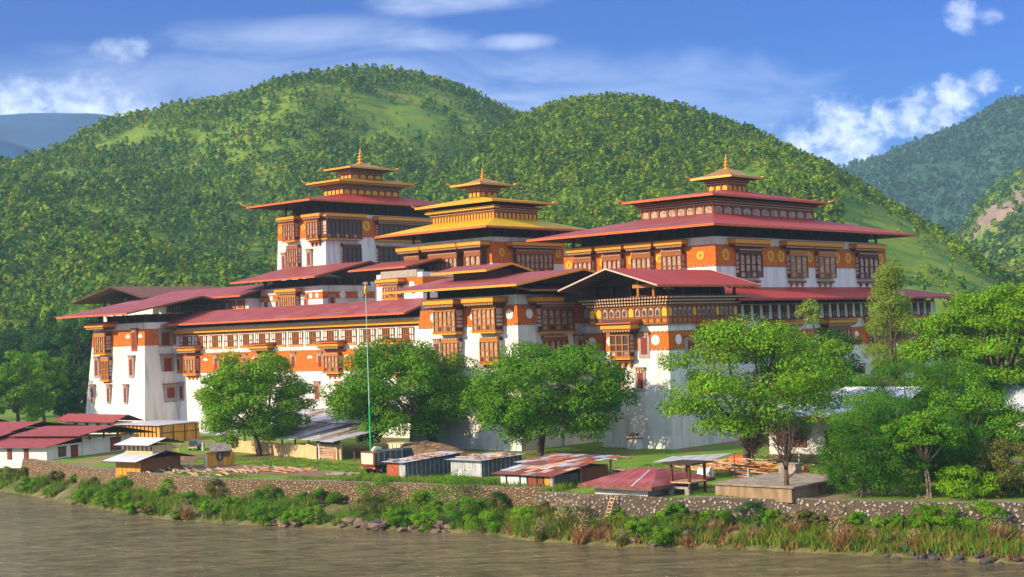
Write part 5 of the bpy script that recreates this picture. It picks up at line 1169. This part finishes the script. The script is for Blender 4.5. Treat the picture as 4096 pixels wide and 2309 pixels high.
# yellow shrine wall
h = thing('shrine_wall', 'short yellow masonry wall with dark round emblem and small grey roof', 'wall shrine', (-52, 54, 0)); f = local((-54.0, 54.4, 0), math.radians(-14))
m = MB(f); m.box(0, 4.5, 0, .9, -.1, 2.4, 'plank_yellow'); m.box(-.25, 0, -.05, .8, -.1, 2.0, 'cream_paint'); m.box(4.5, 4.8, .05, .8, -.1, 2.0, 'plank_yellow'); m.build('wall', h)
m = MB(f); m.slab([(.3, -.5, 2.45), (4.3, -.5, 2.45), (3.7, 1.2, 3.7), (.9, 1.2, 3.7)], .12, 'plank_grey'); m.build('roof', h)
m = MB(f); K = 18; r_ = [(2.2+.62*math.cos(6.283*i/K), -.05, 1.55+.8*math.sin(6.283*i/K)) for i in range(K)]; m.poly(r_, 'attic'); m.box(2.05, 2.35, -.09, -.05, 1.0, 2.1, 'stone_trim'); m.box(1.9, 2.5, -.10, -.09, 1.35, 1.6, 'plank_grey'); m.box(2.7, 4.0, -.06, 0, 1.4, 2.3, 'brown_wall'); m.box(2.0, 2.35, -.04, 0, .1, .75, 'plank_grey'); m.build('emblem', h)
# long open shed with a patched roof behind a pale plank fence
h = thing('long_shed', 'long open shed with a sloping patched metal roof behind a pale plank fence', 'shed', (-30, 60, 0))
g = np.random.default_rng(4)
for i in range(10):
    y0 = 47+i*3.3; m = MB(); x0 = -37.0+i*.62; tilt = g.uniform(-.12, .12)
    for j in range(3): m.hexa([(x0+j*.18, y0+j*1.08, 0), (x0+.12+j*.18, y0+j*1.08, 0), (x0+.12+j*.18, y0+1.05+j*1.08, 0), (x0+j*.18, y0+1.05+j*1.08, 0)], [(x0+j*.18, y0+j*1.08, 2.2+tilt*j), (x0+.12+j*.18, y0+j*1.08, 2.2+tilt*j), (x0+.12+j*.18, y0+1.05+j*1.08, 2.25+tilt*j), (x0+j*.18, y0+1.05+j*1.08, 2.25+tilt*j)], 'plank_pale')
    m.build('fence_panel', h)
for i in range(9):
    y0 = 42+i*4.6; x0 = -36.4+(y0-47)*.18; MB().box(x0+.5, x0+.75, y0, y0+.25, 0, 3.4, 'plank_pale').build('post', h)
m = MB(); m.box(-36.4, -36.2, 41.6, 46.6, 0, 2.0, 'plank_grey')
for j in range(8): m.beam((-36.45, 41.4, .2+j*.27), (-36.6, 46.9, .3+j*.27+g.uniform(-.1, .1)), .1, .2, 'plank_pink')
m.build('slat_wall', h)
m = MB(); m.box(-36.7, -36.4, 46.6, 47.0, 0, 3.2, 'tarp'); m.box(-36.6, -36.3, 41.2, 41.6, 0, 3.0, 'plank_pale'); m.slab([(-37.2, 41.2, 2.7), (-36.4, 41.2, 3.6), (-36.4, 47, 3.6), (-37.2, 47, 2.6)], .1, 'tin_dark'); m.build('corner_post', h)
for i in range(15):
    y0 = 40+i*3.05; xa = -38.2+(y0-47)*.16; za = 3.35+g.uniform(-.1, .1); zb = 6.5+g.uniform(-.25, .25); mid = g.uniform(.4, .6); mm = ['tin', 'plank_grey', 'tin', 'tin_dark', 'tin'][i % 5]
    m = MB(); m.slab([(xa, y0, za), (-24, y0, za+(zb-za)*.55), (-24, y0+3.2, za+(zb-za)*.55+.05), (xa, y0+3.2, za+.03)], .08, mm); m.slab([(-24.6, y0, za+(zb-za)*.55+.12), (-10, y0, zb+.1), (-10, y0+3.2, zb+.1), (-24.6, y0+3.2, za+(zb-za)*.55+.14)], .08, ['tin', 'tin', 'plank_grey', 'tin_pale'][i % 4])
    for q in range(5):
        a0 = g.uniform(xa+.5, -16); ln = g.uniform(4, 9); zz = za+(zb-za)*((a0-xa)/(-10-xa))+.22; z2 = za+(zb-za)*((min(-11, a0+ln)-xa)/(-10-xa))+.3
        m.beam((a0, y0+q*.6, zz), (min(-11, a0+ln), y0+q*.6+g.uniform(-.7, .7), z2), .16, .1, ['plank_grey', 'plank_pale', 'tin_dark'][q % 3])
    m.build('roof_sheet', h)
# dirt mound beside it
m = MB(); K = 14
prof = [(9, 0), (7.5, .5), (5.5, 1.3), (3, 1.9), (1, 2.2)]
m.lathe((0, 0, 0), prof, 'soil', 20); v = [(p[0]*.8-25.5, p[1]*1.25+33, p[2]*(1+.15*math.sin(p[0]*1.3))-.02) for p in m.v]; m.v = v; o = m.build('earth_mound'); tag(o, 'low brown earth mound between the long shed and the gate block', 'mound')
# crate
h = thing('crate', 'cream slatted crate behind the dump trailer', 'crate', tuple(at(1598, 1826))); q = at(1598, 1826); f = local(tuple(q), 0)
m = MB(f)
m.hexa([(-1, -1.3, .6), (1.2, -1.0, .6), (1.2, 1.2, .6), (-1, 1.3, .6)], [(-1.1, -1.7, 2.2), (1.3, -1.5, 2.2), (1.3, 1.4, 2.2), (-1.1, 1.5, 2.2)], 'cream_paint')
for y in (-1.5, -.5, .5, 1.4): m.box(-1.14, -1.0, y-.06, y+.06, .6, 2.2, 'plank_grey')
m.build('body', h); part(h, f, lambda m: m.box(-1.25, 1.5, -2.4, 1.7, 2.22, 2.34, 'cream_paint'), 'lid'); part(h, f, lambda m: m.box(-.9, 1.1, -1.0, 1.1, 0, .6, 'tin_dark'), 'base')
h = thing('metal_sheet', 'blue metal sheet lying beside the cream crate', 'sheet', tuple(at(1660, 1815))); q = at(1660, 1815); f = local(tuple(q), .2); part(h, f, lambda m: m.slab([(-1, -1.8, .5), (1, -1.8, .9), (1, 1.2, .9), (-1, 1.2, .5)], .1, 'tin_blue'), 'sheet')
# dump truck seen from behind
h = thing('dump_truck', 'parked dump truck seen from behind with cream tailgate and grey side', 'truck', (-50, 17.5, 0))
m = MB(); m.box(-52.0, -46.6, 16.0, 19.0, 1.35, 3.3, 'tin_dark'); m.box(-52.1, -46.5, 15.9, 16.05, 3.2, 3.4, 'plank_grey')
for i in range(5): m.box(-51.6+i*1.2, -51.4+i*1.2, 15.88, 16.0, 1.35, 3.3, 'plank_grey')
m.build('cargo_body', h)
m = MB(); m.box(-52.25, -52.0, 16.0, 19.0, 1.3, 3.3, 'rust_red'); m.box(-52.32, -52.25, 16.25, 18.75, 1.5, 3.1, 'cream_paint'); m.build('tailgate', h)
MB().box(-51.9, -43.2, 16.7, 18.3, .8, 1.3, 'rust_red').build('chassis', h)
m = MB(); m.hexa([(-46.2, 16.1, .9), (-43.4, 16.1, .9), (-43.4, 18.9, .9), (-46.2, 18.9, .9)], [(-46.2, 16.3, 3.3), (-44.3, 16.3, 3.3), (-44.3, 18.7, 3.3), (-46.2, 18.7, 3.3)], 'car_paint'); c_ = m.build('cab', h)
MB().box(-45.9, -44.7, 16.1, 16.25, 2.1, 3.0, 'glass_dark').build('window', c_)
for x in (-50.9, -49.7, -44.6):
    for y in (16.3, 18.7):
        m = MB(lambda a, b, c, x=x, y=y: (x+a, y+c, .52+b)); m.lathe((0, 0, 0), [(.2, -.17), (.5, -.17), (.52, 0), (.5, .17), (.2, .17)], 'rubber', 14); w = m.build('wheel', h)
        m = MB(lambda a, b, c, x=x, y=y: (x+a, y+c, .52+b)); m.lathe((0, 0, 0), [(.0, -.2), (.24, -.2), (.24, .2), (.0, .2)], 'stone_trim', 10); m.build('rim', w)
for y in (16.25, 18.75): MB().box(-52.2, -51.95, y-.25, y+.25, .75, 1.05, 'cloth_orange').build('tail_lamp', h)
m = MB(); m.tube([(-51.7, 16.8, 3.5), (-50.6, 17.6, 3.62), (-49.6, 17.4, 3.55)], [.3, .42, .3], 'cream_paint', 9); tag(m.build('sack', None, True), 'pale rolled sack lying on top of the dump truck body', 'sack')
# tin sheds with loose boards on the roofs
def tin_shed(label, x0, x1, y0, y1, h0, h1, mx, my, seed, boards=14, red=None, roofm='tin', rfs=('plank_pink', 'tin_rust', 'plank_pale', 'plank_grey')):
    g = np.random.default_rng(seed); h = thing('tin_shed', label, 'shed', ((x0+x1)/2, (y0+y1)/2, 0)); m = MB()
    m.hexa([(x0, y0, -.2), (x1, y0, -.2), (x1, y1, -.2), (x0, y1, -.2)], [(x0, y0, h0), (x1, y0, h1), (x1, y1, h1), (x0, y1, h0)], my)
    for i in range(int((x1-x0)/.9)): m.box(x0+.4+i*.9, x0+.46+i*.9, y0-.05, y0, 0, h0, 'tin')
    m.build('wall', h)
    m = MB(); m.box(x0-.06, x0, y0, y1, 0, h0-.02, mx)
    if red: m.box(x0-.12, x0-.06, y0+(y1-y0)*red, y1, .05, h0-.1, 'tin_rust')
    for i in range(int((y1-y0)/.5)): m.box(x0-.10, x0-.06, y0+.2+i*.5, y0+.26+i*.5, 0, h0, mx)
    m.build('front_panel', h)
    m = MB(); m.slab([(x0-.8, y0-.5, h0+.05), (x1+.4, y0-.5, h1+.08), (x1+.4, y1+.6, h1+.08), (x0-.8, y1+.6, h0+.05)], .07, roofm, 'plank_grey', 'tin_dark'); m.build('roof', h)
    for i in range(boards):
        t = g.uniform(0, 1); x = x0+(x1-x0)*t; y = g.uniform(y0-.2, y1+.2); z = h0+(h1-h0)*t+.16+.03*(i % 4); L2 = g.uniform(.8, 2.4); a = g.normal(1.45, .35)
        dx, dy = math.cos(a)*L2/2, math.sin(a)*L2/2; s = (h1-h0)/(x1-x0)
        MB().beam((x-dx, y-dy, z-dx*s), (x+dx, y+dy, z+dx*s), g.uniform(.2, .9), .07, rfs[i % len(rfs)]).build('roof_board', h)
    return h
tin_shed('low metal shed with a rust red panel on its sunlit end', -54.4, -43.2, 7.2, 10.9, 2.25, 2.75, 'tin', 'tin_dark', 1, 18, red=.34)
tin_shed('corrugated metal shed with pink boards stacked on the roof behind the wall', -49.0, -40.5, -2.6, 3.4, 2.35, 2.5, 'tin', 'tin_dark', 2, 22)
def patch_roof(par, x0, x1, y0, y1, z0, z1, n, seed, mats):
    g = np.random.default_rng(seed)
    rows = 4; n = int(n*1.7)
    for i in range(n):
        for j in range(rows):
            ya, yb = y0+(y1-y0)*i/n, y0+(y1-y0)*(i+1.08)/n; a, b = j/rows, (j+1.15)/rows; dz = .05*j+g.uniform(0, .07)+.03*(i % 2)
            za, zb = z0+(z1-z0)*a+dz, z0+(z1-z0)*b+dz
            m = MB(); m.slab([(x0+(x1-x0)*a, ya, za), (x0+(x1-x0)*b, ya, zb), (x0+(x1-x0)*b, yb, zb), (x0+(x1-x0)*a, yb, za)], .05, mats[g.integers(len(mats))]); m.build('roof_sheet', par)
h = thing('patched_shed', 'low shed with white and maroon panels and a patched roof on the river wall', 'shed', (-53, -17, 0))
MB().box(-56.0, -50.6, -21.3, -12.6, -.2, 1.55, 'attic').build('wall', h)
for i, (ya, yb, mm) in enumerate(((-13.6, -12.7, 'tarp'), (-16.0, -13.9, 'tarp'), (-17.3, -16.3, 'tarp'), (-19.0, -17.5, 'rust_red'), (-20.1, -19.2, 'rust_red'), (-21.2, -20.3, 'plank_yellow'))):
    MB().box(-56.12, -56.02, ya, yb, .1, 1.35, mm).build('panel', h)
for y in (-13.75, -16.15, -17.4, -19.1, -20.2): MB().box(-56.2, -56.0, y-.1, y+.1, -.1, 1.6, 'attic').build('post', h)
m = MB(); m.box(-56.0, -50.6, -21.42, -21.3, -.2, 1.55, 'tin_dark'); m.box(-56.3, -55.9, -21.9, -21.4, -2.6, 1.6, 'stone_trim'); m.build('side_wall', h)
patch_roof(h, -56.9, -49.6, -22.4, -11.8, 1.6, 2.35, 5, 5, ['rust_red', 'roof_old', 'tin', 'roof_old', 'plank_grey', 'brown_wall', 'plank_pink'])
h = thing('patched_shed', 'open shed with red and blue metal sheets on its roof behind the panelled one', 'shed', (-46, -15, 0))
for x in (-49.0, -42.5):
    for y in (-20.5, -15.5, -11): MB().box(x-.1, x+.1, y-.1, y+.1, 0, 2.45, 'plank_grey').build('post', h)
MB().box(-48.6, -43, -20.4, -10.8, -.1, 1.9, 'brown_wall').build('wall', h)
patch_roof(h, -49.8, -41.6, -21.6, -9.6, 2.45, 2.75, 6, 6, ['tin_blue', 'roof_old', 'tin_rust', 'tin', 'rust_red', 'plank_pink', 'plank_grey', 'tin_rust'])
# hipped maroon roof with lattice wall
h = thing('pavilion', 'low pavilion with hipped maroon roof and white lattice wall on the cobble wall', 'pavilion', (-53, -35, 0))
MB().box(-58.0, -47.5, -38.3, -30.2, -.4, 1.15, 'stone_trim').build('wall', h)
m = MB(FX(-58.0)); m.box(-38.3, -30.2, 0, .08, -.1, 1.1, 'plaster')
for i in range(26):
    for j in range(3): u = -38.1+i*.305+(j % 2)*.15; m.poly([(u, .085, .15+j*.3), (u+.08, .085, .03+j*.3), (u+.16, .085, .15+j*.3), (u+.08, .085, .27+j*.3)], 'attic')
m.build('lattice', h)
hip(h, (-59.3, -46.2, -39.8, -28.8), 1.25, (-53.6, -51.6, -36.6, -32.6), 2.7, mt=('roof_old', 'roof_old'), t=.1, edge='roof_old')
h.children[-2].data.materials[0] = MATS['roof_x']
m = MB(); m.slab([(-59.3, -37.0, 1.31), (-53.8, -35.6, 2.68), (-53.8, -35.45, 2.68), (-59.3, -36.75, 1.31)], .03, 'tin'); m.build('roof_strip', h)
# raised timber frame
h = thing('work_platform', 'tall brown timber frame with a flat top standing beside the pavilion', 'frame', (-53, -40.5, 0))
for x in (-54.6, -51.4):
    for y in (-39.4, -42.0): MB().box(x-.13, x+.13, y-.13, y+.13, -.2, 3.6, 'wood_dark').build('post', h)
MB().box(-55.3, -50.8, -42.9, -38.4, 3.6, 3.78, 'attic').build('top', h); MB().box(-54.8, -51.2, -42.2, -39.2, 1.35, 1.5, 'plank_pink').build('shelf', h)
m = MB(); m.box(-55.1, -54.7, -42.1, -39.3, .7, .95, 'plank_grey'); m.box(-55.1, -54.7, -42.2, -41.6, 0, .7, 'plank_grey'); m.box(-55.1, -54.7, -39.8, -39.2, 0, .7, 'plank_grey'); m.build('bench', h)
# open lean-to with a thin tin roof
h = thing('lean_to', 'open lean-to with thin silver roof on poles over stacked timber', 'shelter', (-34, -27, 0))
c4 = [at(2612, 1848, 2.7), at(2850, 1838, 2.7), at(2935, 1812, 3.0), at(2690, 1826, 3.0)]
MB().slab([tuple(c) for c in c4], .05, 'tin').build('roof', h)
for i, c in enumerate([c4[0], c4[1], c4[2], c4[3], (c4[0]+c4[1])/2, (c4[2]+c4[3])/2]):
    m = MB(); m.tube([(c[0], c[1], -.1), (c[0]+.1, c[1], c[2]-.05)], [.09, .07], 'plank_grey', 6); m.build('post', h)
def pile(label, cx, cy, lx, ly, hz, n, mats, seed, name='timber_pile', ang=1.5, spread=.35):
    g = np.random.default_rng(seed); h = thing(name, label, 'timber pile', (cx, cy, 0))
    for i in range(n):
        x = cx+g.uniform(-lx, lx); y = cy+g.uniform(-ly, ly); z = .08+hz*(i/n)*(1-.5*abs((x-cx)/lx)); a = g.normal(ang, spread); L2 = g.uniform(1.5, 4.2)
        dx, dy = math.cos(a)*L2/2, math.sin(a)*L2/2
        MB().beam((x-dx, y-dy, z+g.uniform(-.05, .05)), (x+dx, y+dy, z+g.uniform(-.05, .2)), g.uniform(.12, .4), .10, mats[g.integers(len(mats))]).build('plank', h)
    return h
def px_pile(label, px, py, lx, ly, hz, n, mats, seed, **k): q = at(px, py); return pile(label, q[0], q[1], lx, ly, hz, n, mats, seed, **k)
px_pile('heap of orange planks under the silver lean-to roof', 2900, 1880, 4.5, 5, 1.6, 60, ['plank_orange', 'plank_pink', 'plank_pale'], 1)
px_pile('heap of reddish split timber in front of the white house', 3020, 1895, 6, 4.5, 1.3, 60, ['plank_pink', 'plank_orange', 'brown_wall'], 2)
px_pile('long stack of pale poles beside the bare trees', 3195, 1850, 3, 5, 1.3, 45, ['plank_pale', 'plank_pink'], 3, spread=.15)
px_pile('dark brushwood heap behind the maroon pavilion', 2500, 1900, 4, 4, .9, 34, ['brown_wall', 'plank_grey'], 4)
px_pile('spread of pinkish boards on the ground beside the yellow shrine wall', 800, 1890, 4.5, 9, .25, 60, ['plank_pink', 'plank_pale', 'plank_grey'], 5, ang=1.2, spread=.15)
px_pile('row of weathered boards on the lawn right of the shrine wall', 1080, 1882, 4, 7, .2, 40, ['plank_pink', 'plank_grey', 'plank_orange'], 6, ang=1.2, spread=.15)
px_pile('few loose boards behind the patched sheds', 2420, 1835, 2, 3, .4, 14, ['plank_grey', 'plank_pale'], 7)
px_pile('small pile of boards on the lawn in front of the truck', 1360, 1900, 1.6, 2, .3, 10, ['plank_grey'], 8)
px_pile('scrap boards lying behind the small yellow shed', 700, 1868, 2.5, 5, .3, 22, ['plank_pale', 'plank_pink'], 9)
# tarpaulin and red drum by the timber
q = at(2825, 1902); o = MB(local(tuple(q), 0)).hexa([(-.8, -1.1, 0), (.8, -1.1, 0), (.8, 1.1, 0), (-.8, 1.1, 0)], [(-.5, -.9, .9), (.5, -.6, 1.2), (.5, .6, .8), (-.5, .9, 1.1)], 'tarp').build('tarpaulin'); tag(o, 'crumpled white tarpaulin bundle among the orange planks', 'tarpaulin')
q = at(2955, 1852); o = MB(local(tuple(q), 0)).hexa([(-.8, -1.5, 0), (.8, -1.5, 0), (.8, 1.5, 0), (-.8, 1.5, 0)], [(-.6, -1.2, 1.0), (.5, -1.0, 1.2), (.5, 1.2, 1.1), (-.5, 1.3, .9)], 'cloth_orange').build('covered_stack'); tag(o, 'stack covered with bright red cloth beside the layered tree', 'covered stack')
# flat concrete roof block
h = thing('concrete_block', 'flat roofed concrete block with stained ochre sides on the cobble wall', 'building', (-48, -51, 0))
m = MB(); m.hexa([(-54.2, -55.8, -.3), (-41, -55.8, -.3), (-41, -45.4, -.3), (-54.2, -45.4, -.3)], [(-54.2, -55.8, 1.35), (-41, -55.8, 1.35), (-41, -45.4, 1.35), (-54.2, -45.4, 1.35)], 'concrete_face'); m.build('wall', h)
MB().box(-54.5, -40.6, -56.2, -45.1, 1.35, 1.55, 'concrete').build('roof_slab', h)
q = at(3160, 1892, 1.55); o = MB(local(tuple(q), 0)).box(-.7, .8, -1.2, 1.2, 0, 1.1, 'plank_grey').box(-.8, .9, -1.3, 1.3, 1.1, 1.2, 'concrete').build('chest'); tag(o, 'grey chest standing on the flat concrete roof', 'chest')
q = at(3198, 1890, 1.55); o = MB(local(tuple(q), 0)).tube([(0, 0, 0), (.03, 0, 2.2)], [.07, .06], 'tarp', 7).build('post'); tag(o, 'thin white post at the back of the concrete roof', 'post')
q = at(2995, 1935, 0); o = MB(local(tuple(q), 0)).tube([(0, 0, 0), (0, .05, 2.0)], [.08, .07], 'tarp', 7).build('post'); tag(o, 'thin white post in front of the reddish timber heap', 'post')
# white house with silver roof on the right
h = thing('house', 'white house with timber windows and a large silver roof behind the trees', 'house', (4, -30, 0))
MB().box(-3.5, 13, -42, -21.0, -.2, 5.4, 'plaster').build('wall', h)
for y0, y1 in ((-27.5, -22.6), (-36, -31)):
    w = MB(); w.box(-3.7, -3.4, y0, y1, 1.3, 4.0, 'wood_dark')
    for i in range(5): w.box(-3.85, -3.7, y0+(y1-y0)*i/4-.1, y0+(y1-y0)*i/4+.1, 1.3, 4.0, 'wood')
    for z in (1.3, 2.3, 3.9): w.box(-3.85, -3.7, y0, y1, z, z+.15, 'wood')
    w.build('window', h)
m = MB(); lgable(m, None, -7.5, 17, 4.5, -43.5, -22.5, 6.1, 10.0, 'tin_pale'); m.build('roof', h)
MB().box(-7.7, -7.5, -43.5, -22.5, 5.7, 6.12, 'fascia_red').build('fascia', h)
h = thing('house', 'silver gabled outbuilding with red verge behind the white house', 'house', (16, -46, 0))
MB().box(10, 24, -59, -47, 0, 5.8, 'plaster').build('wall', h); m = MB(); lgable(m, None, 7, 27, 17, -60, -46, 6.2, 9.6, 'tin_pale'); m.build('roof', h)
h = thing('shed', 'grey roofed shed at the right edge behind the ferny bush', 'shed', (-8, -72, 0))
MB().box(-12, 0, -86, -70.5, 0, 5.5, 'plank_grey').build('wall', h); m = MB(); mono_roof(m, -14, 1, -88, -69, 5.4, 7.8, 'tin'); m.build('roof', h)
# chorten, stupa, flagpole
h = thing('shrine', 'small white shrine with a brown rim and stones piled on top at the wall foot', 'shrine', (-2.4, 6.0, 0)); f = local((-2.4, 6.0, 0), 0)
part(h, f, lambda m: m.frustum((-.8, .8, -.9, .9), -.1, 1.7, .15, 'white'), 'body'); part(h, f, lambda m: (m.box(-.95, .95, -1.05, 1.05, 1.7, 1.95, 'band'), m.box(-1.05, 1.05, -1.15, 1.15, 1.95, 2.1, 'white')), 'rim')
g = np.random.default_rng(9); 
for i in range(9): part(h, f, lambda m: m.lathe((g.uniform(-.6, .6), g.uniform(-.7, .7), 2.1+.16*(i % 3)), [(.26, 0), (.3, .12), (.16, .26)], 'rock', 6), 'stone')
q = at(312, 1662); h = thing('stupa', 'small whitewashed stupa beside the end tower at the far left', 'stupa', tuple(q)); f = local(tuple(q), 0)
part(h, f, lambda m: (m.frustum((-1.7, 1.7, -1.7, 1.7), -.3, 2.2, .5, 'white'), m.box(-1.9, 1.9, -1.9, 1.9, 2.2, 2.5, 'white')), 'base'); part(h, f, lambda m: m.lathe((0, 0, 2.5), [(1.5, 0), (1.75, .8), (1.5, 1.5), (1.0, 1.8)], 'white', 16), 'dome', True)
part(h, f, lambda m: m.lathe((0, 0, 4.3), [(.9, 0), (.9, .3), (.4, .35), (.3, .8), (.05, 1.6)], 'white', 12), 'spire')
b = at(1484, 1846); h = thing('flagpole', 'tall thin green flagpole with a golden tip in front of the long wing', 'flagpole', tuple(b)); bx, by = b[0], b[1]
MB().tube([(bx, by, -.2), (bx, by, 9)], [.14, .12], 'pole_green', 10).build('lower_pole', h); MB().tube([(bx, by, 9), (bx, by, 17.5), (bx+.02, by, 27.4)], [.10, .085, .07], 'pole_pale', 8).build('upper_pole', h)
MB().lathe((bx+.02, by, 27.3), [(.1, 0), (.28, .1), (.30, .9), (.2, 1.2), (.12, 1.35), (.10, 1.7), (.02, 2.1)], 'gold', 12).build('finial', h)
# ladder on the river wall
yl = -33.6; xl = wall_x(yl)
h = thing('ladder', 'pale wooden ladder leaning against the cobble river wall', 'ladder', (xl, yl, -3.4))
A0, A1 = np.array([xl-1.7, yl-.9, -3.6]), np.array([xl-.15, yl-1.35, .15])
for s in (0, .62): MB().beam(tuple(A0+[0, s, 0]), tuple(A1+[0, s, 0]), .11, .11, 'plank_pink').build('rail', h)
for i in range(9): p = A0+(A1-A0)*(i+.6)/9.5; MB().beam(tuple(p), tuple(p+[0, .62, 0]), .09, .09, 'plank_pale').build('rung', h)
# off-road car
cq = at(772, 1803); h = thing('car', 'dark blue off-road car parked under the leafy tree', 'car', tuple(cq)); f = local(tuple(cq), math.radians(35))
part(h, f, lambda m: (m.hexa([(-.1, -.9, .45), (4.2, -.9, .45), (4.2, .9, .45), (-.1, .9, .45)], [(0, -.92, 1.15), (4.1, -.92, 1.15), (4.1, .92, 1.15), (0, .92, 1.15)], 'car_paint'), m.hexa([(.05, -.9, 1.15), (2.9, -.9, 1.15), (2.9, .9, 1.15), (.05, .9, 1.15)], [(.35, -.75, 1.9), (2.5, -.75, 1.9), (2.5, .75, 1.9), (.35, .75, 1.9)], 'car_paint')), 'body')
part(h, f, lambda m: m.hexa([(.0, -.72, 1.2), (.04, -.72, 1.2), (.04, .72, 1.2), (.0, .72, 1.2)], [(.26, -.64, 1.8), (.3, -.64, 1.8), (.3, .64, 1.8), (.26, .64, 1.8)], 'glass_dark'), 'rear_window')
part(h, f, lambda m: m.box(-.25, -.05, -.85, .85, .45, .75, 'plank_pale'), 'bumper'); 
for y in (-.7, .7): part(h, f, lambda m: m.box(-.14, -.08, y-.13, y+.13, .85, 1.05, 'cloth_orange'), 'tail_lamp')
for x in (.8, 3.3):
    for y in (-.85, .85):
        ff = lambda a, b_, c, x=x, y=y: f(x+a, y+c, .38+b_); m = MB(ff); m.lathe((0, 0, 0), [(.1, -.12), (.36, -.12), (.38, 0), (.36, .12), (.1, .12)], 'rubber', 14); m.build('wheel', h)
q = at(812, 1803); h = thing('post', 'short white post beside the off-road car', 'post', tuple(q)); part(h, local(tuple(q), 0), lambda m: m.tube([(0, 0, -.1), (0, 0, 1.5)], [.2, .18], 'tarp', 8), 'shaft')
q = at(716, 1842); h = thing('sawhorse', 'crossed pole trestle standing on the ground behind the small yellow shed', 'trestle', tuple(q)); f = local(tuple(q), .3)
for a_, b_ in (((-.9, 0, 0), (.5, 0, 3.2)), ((.9, .1, 0), (-.4, .1, 2.9)), ((.2, -.9, 0), (0, .4, 2.2))): part(h, f, lambda m: m.tube([a_, b_], [.08, .06], 'plank_pale', 6), 'pole')
for i, (px, py, hh) in enumerate(((1337, 1856, 1.7), (1418, 1850, 1.8))):
    q = at(px, py); h = thing('post', ['leaning orange post on the lawn left of the slatted wall', 'brown post on the lawn in front of the slatted wall'][i], 'post', tuple(q)); part(h, local(tuple(q), 0), lambda m: m.tube([(0, 0, -.1), (.25*(1-i), .2*(1-i), hh)], [.13, .10], 'plank_orange' if i == 0 else 'brown_wall', 7), 'shaft')
q = at(2255, 1785); h = thing('post', 'thin dark post standing by the wall foot behind the wide leafy tree', 'post', tuple(q)); part(h, local(tuple(q), 0), lambda m: m.tube([(0, 0, -.1), (0, 0, 2.6)], [.09, .08], 'brown_wall', 7), 'shaft')
q = at(3790, 1895); o = MB(local(tuple(q), 0)).hexa([(-.5, -.8, 0), (.5, -.8, 0), (.5, .8, 0), (-.5, .8, 0)], [(-.3, -.5, 1.9), (.3, -.5, 2.2), (.3, .4, 2.0), (-.3, .5, 1.6)], 'cloth_orange').build('cloth_bundle'); tag(o, 'orange cloth bundle hanging among the dark bushes at the right', 'cloth')
# people
def person(label, loc, rz, cloth, seated=False):
    t = thing('person', label, 'person', tuple(loc)); z = .55 if not seated else 0
    me = bpy.data.meshes.new('body'); s = seated
    pel = (0, 0, .95) if not s else (0, 0, .25)
    V = [pel, (0, 0, pel[2]+.28), (0, 0, pel[2]+.50), (0, .02, pel[2]+.60), (0, .03, pel[2]+.74)]
    R = [.15, .14, .12, .055, .105]
    E = [(0, 1), (1, 2), (2, 3), (3, 4)]
    for sx in (-1, 1):
        b = len(V); V += [(sx*.19, 0, pel[2]+.50), (sx*.25, -.02, pel[2]+.22), (sx*.20, -.16, pel[2]+.02), (sx*.18, -.24, pel[2]-.02)]; R += [.06, .045, .035, .03]; E += [(2, b), (b, b+1), (b+1, b+2), (b+2, b+3)]
        b = len(V)
        if s: V += [(sx*.14, -.05, .2), (sx*.26, -.42, .38), (sx*.12, -.40, .06), (sx*.10, -.55, .04)]
        else: V += [(sx*.10, 0, .88), (sx*.11, -.02, .48), (sx*.11, .02, .07), (sx*.12, -.14, .04)]
        R += [.095, .065, .045, .04]; E += [(0, b), (b, b+1), (b+1, b+2), (b+2, b+3)]
    me.from_pydata(V, E, []); o = bpy.data.objects.new('body', me); link(o); o.parent = t; o.rotation_euler = (0, 0, rz)
    sk = o.modifiers.new('skin', 'SKIN'); 
    for i, r_ in enumerate(R): me.skin_vertices[0].data[i].radius = (r_, r_*.9)
    me.skin_vertices[0].data[0].use_root = True
    sub = o.modifiers.new('subdivision', 'SUBSURF'); sub.levels = 1; sub.render_levels = 1; me.materials.append(MATS['skin'])
    q = local(tuple(loc), rz); p0 = pel[2]
    m = MB(q); m.lathe((0, 0, 0), [(.30 if not s else .42, .35 if not s else .0), (.24 if not s else .36, p0-.05), (.19, p0+.2), (.23, p0+.48), (.10, p0+.56)], cloth, 14); m.build('robe', t, True)
    for sx in (-1, 1): m = MB(q); m.tube([(sx*.19, 0, p0+.50), (sx*.26, -.02, p0+.22), (sx*.20, -.16, p0+.03)], [.085, .075, .06], cloth, 8); m.build('sleeve', t, True)
    m = MB(q); m.lathe((0, .035, p0+.72), [(.11, 0), (.115, .05), (.08, .10), (.01, .13)], 'hair', 10); m.build('hair', t, True)
    return t
person('person in an orange robe standing by the white house wall', at(549, 1797), .6, 'cloth_orange')
person('person in red clothes sitting on the edge of the concrete roof', at(3223, 1888, 1.55), .5, 'cloth_orange', True)
person('person in cream clothes standing by the grey shed at the right edge', at(4052, 1752), .6, 'cloth_cream')
# ------------------------------------------------------------------ haze in the valley
HAZE = 1.25e-4
hm = bpy.data.materials.new('haze_air'); hm.use_nodes = True; ht = hm.node_tree; ht.nodes.clear()
ho = ht.nodes.new('ShaderNodeOutputMaterial'); hv = ht.nodes.new('ShaderNodeVolumePrincipled')
hv.inputs['Color'].default_value = (.45, .74, 1.0, 1); hv.inputs['Density'].default_value = HAZE; hv.inputs['Anisotropy'].default_value = .1
ht.links.new(hv.outputs[0], ho.inputs['Volume']); MATS['haze_air'] = hm
o = MB().box(-1100, 3900, -1100, 3900, -9, 660, 'haze_air').build('haze'); tag(o, kind='stuff')
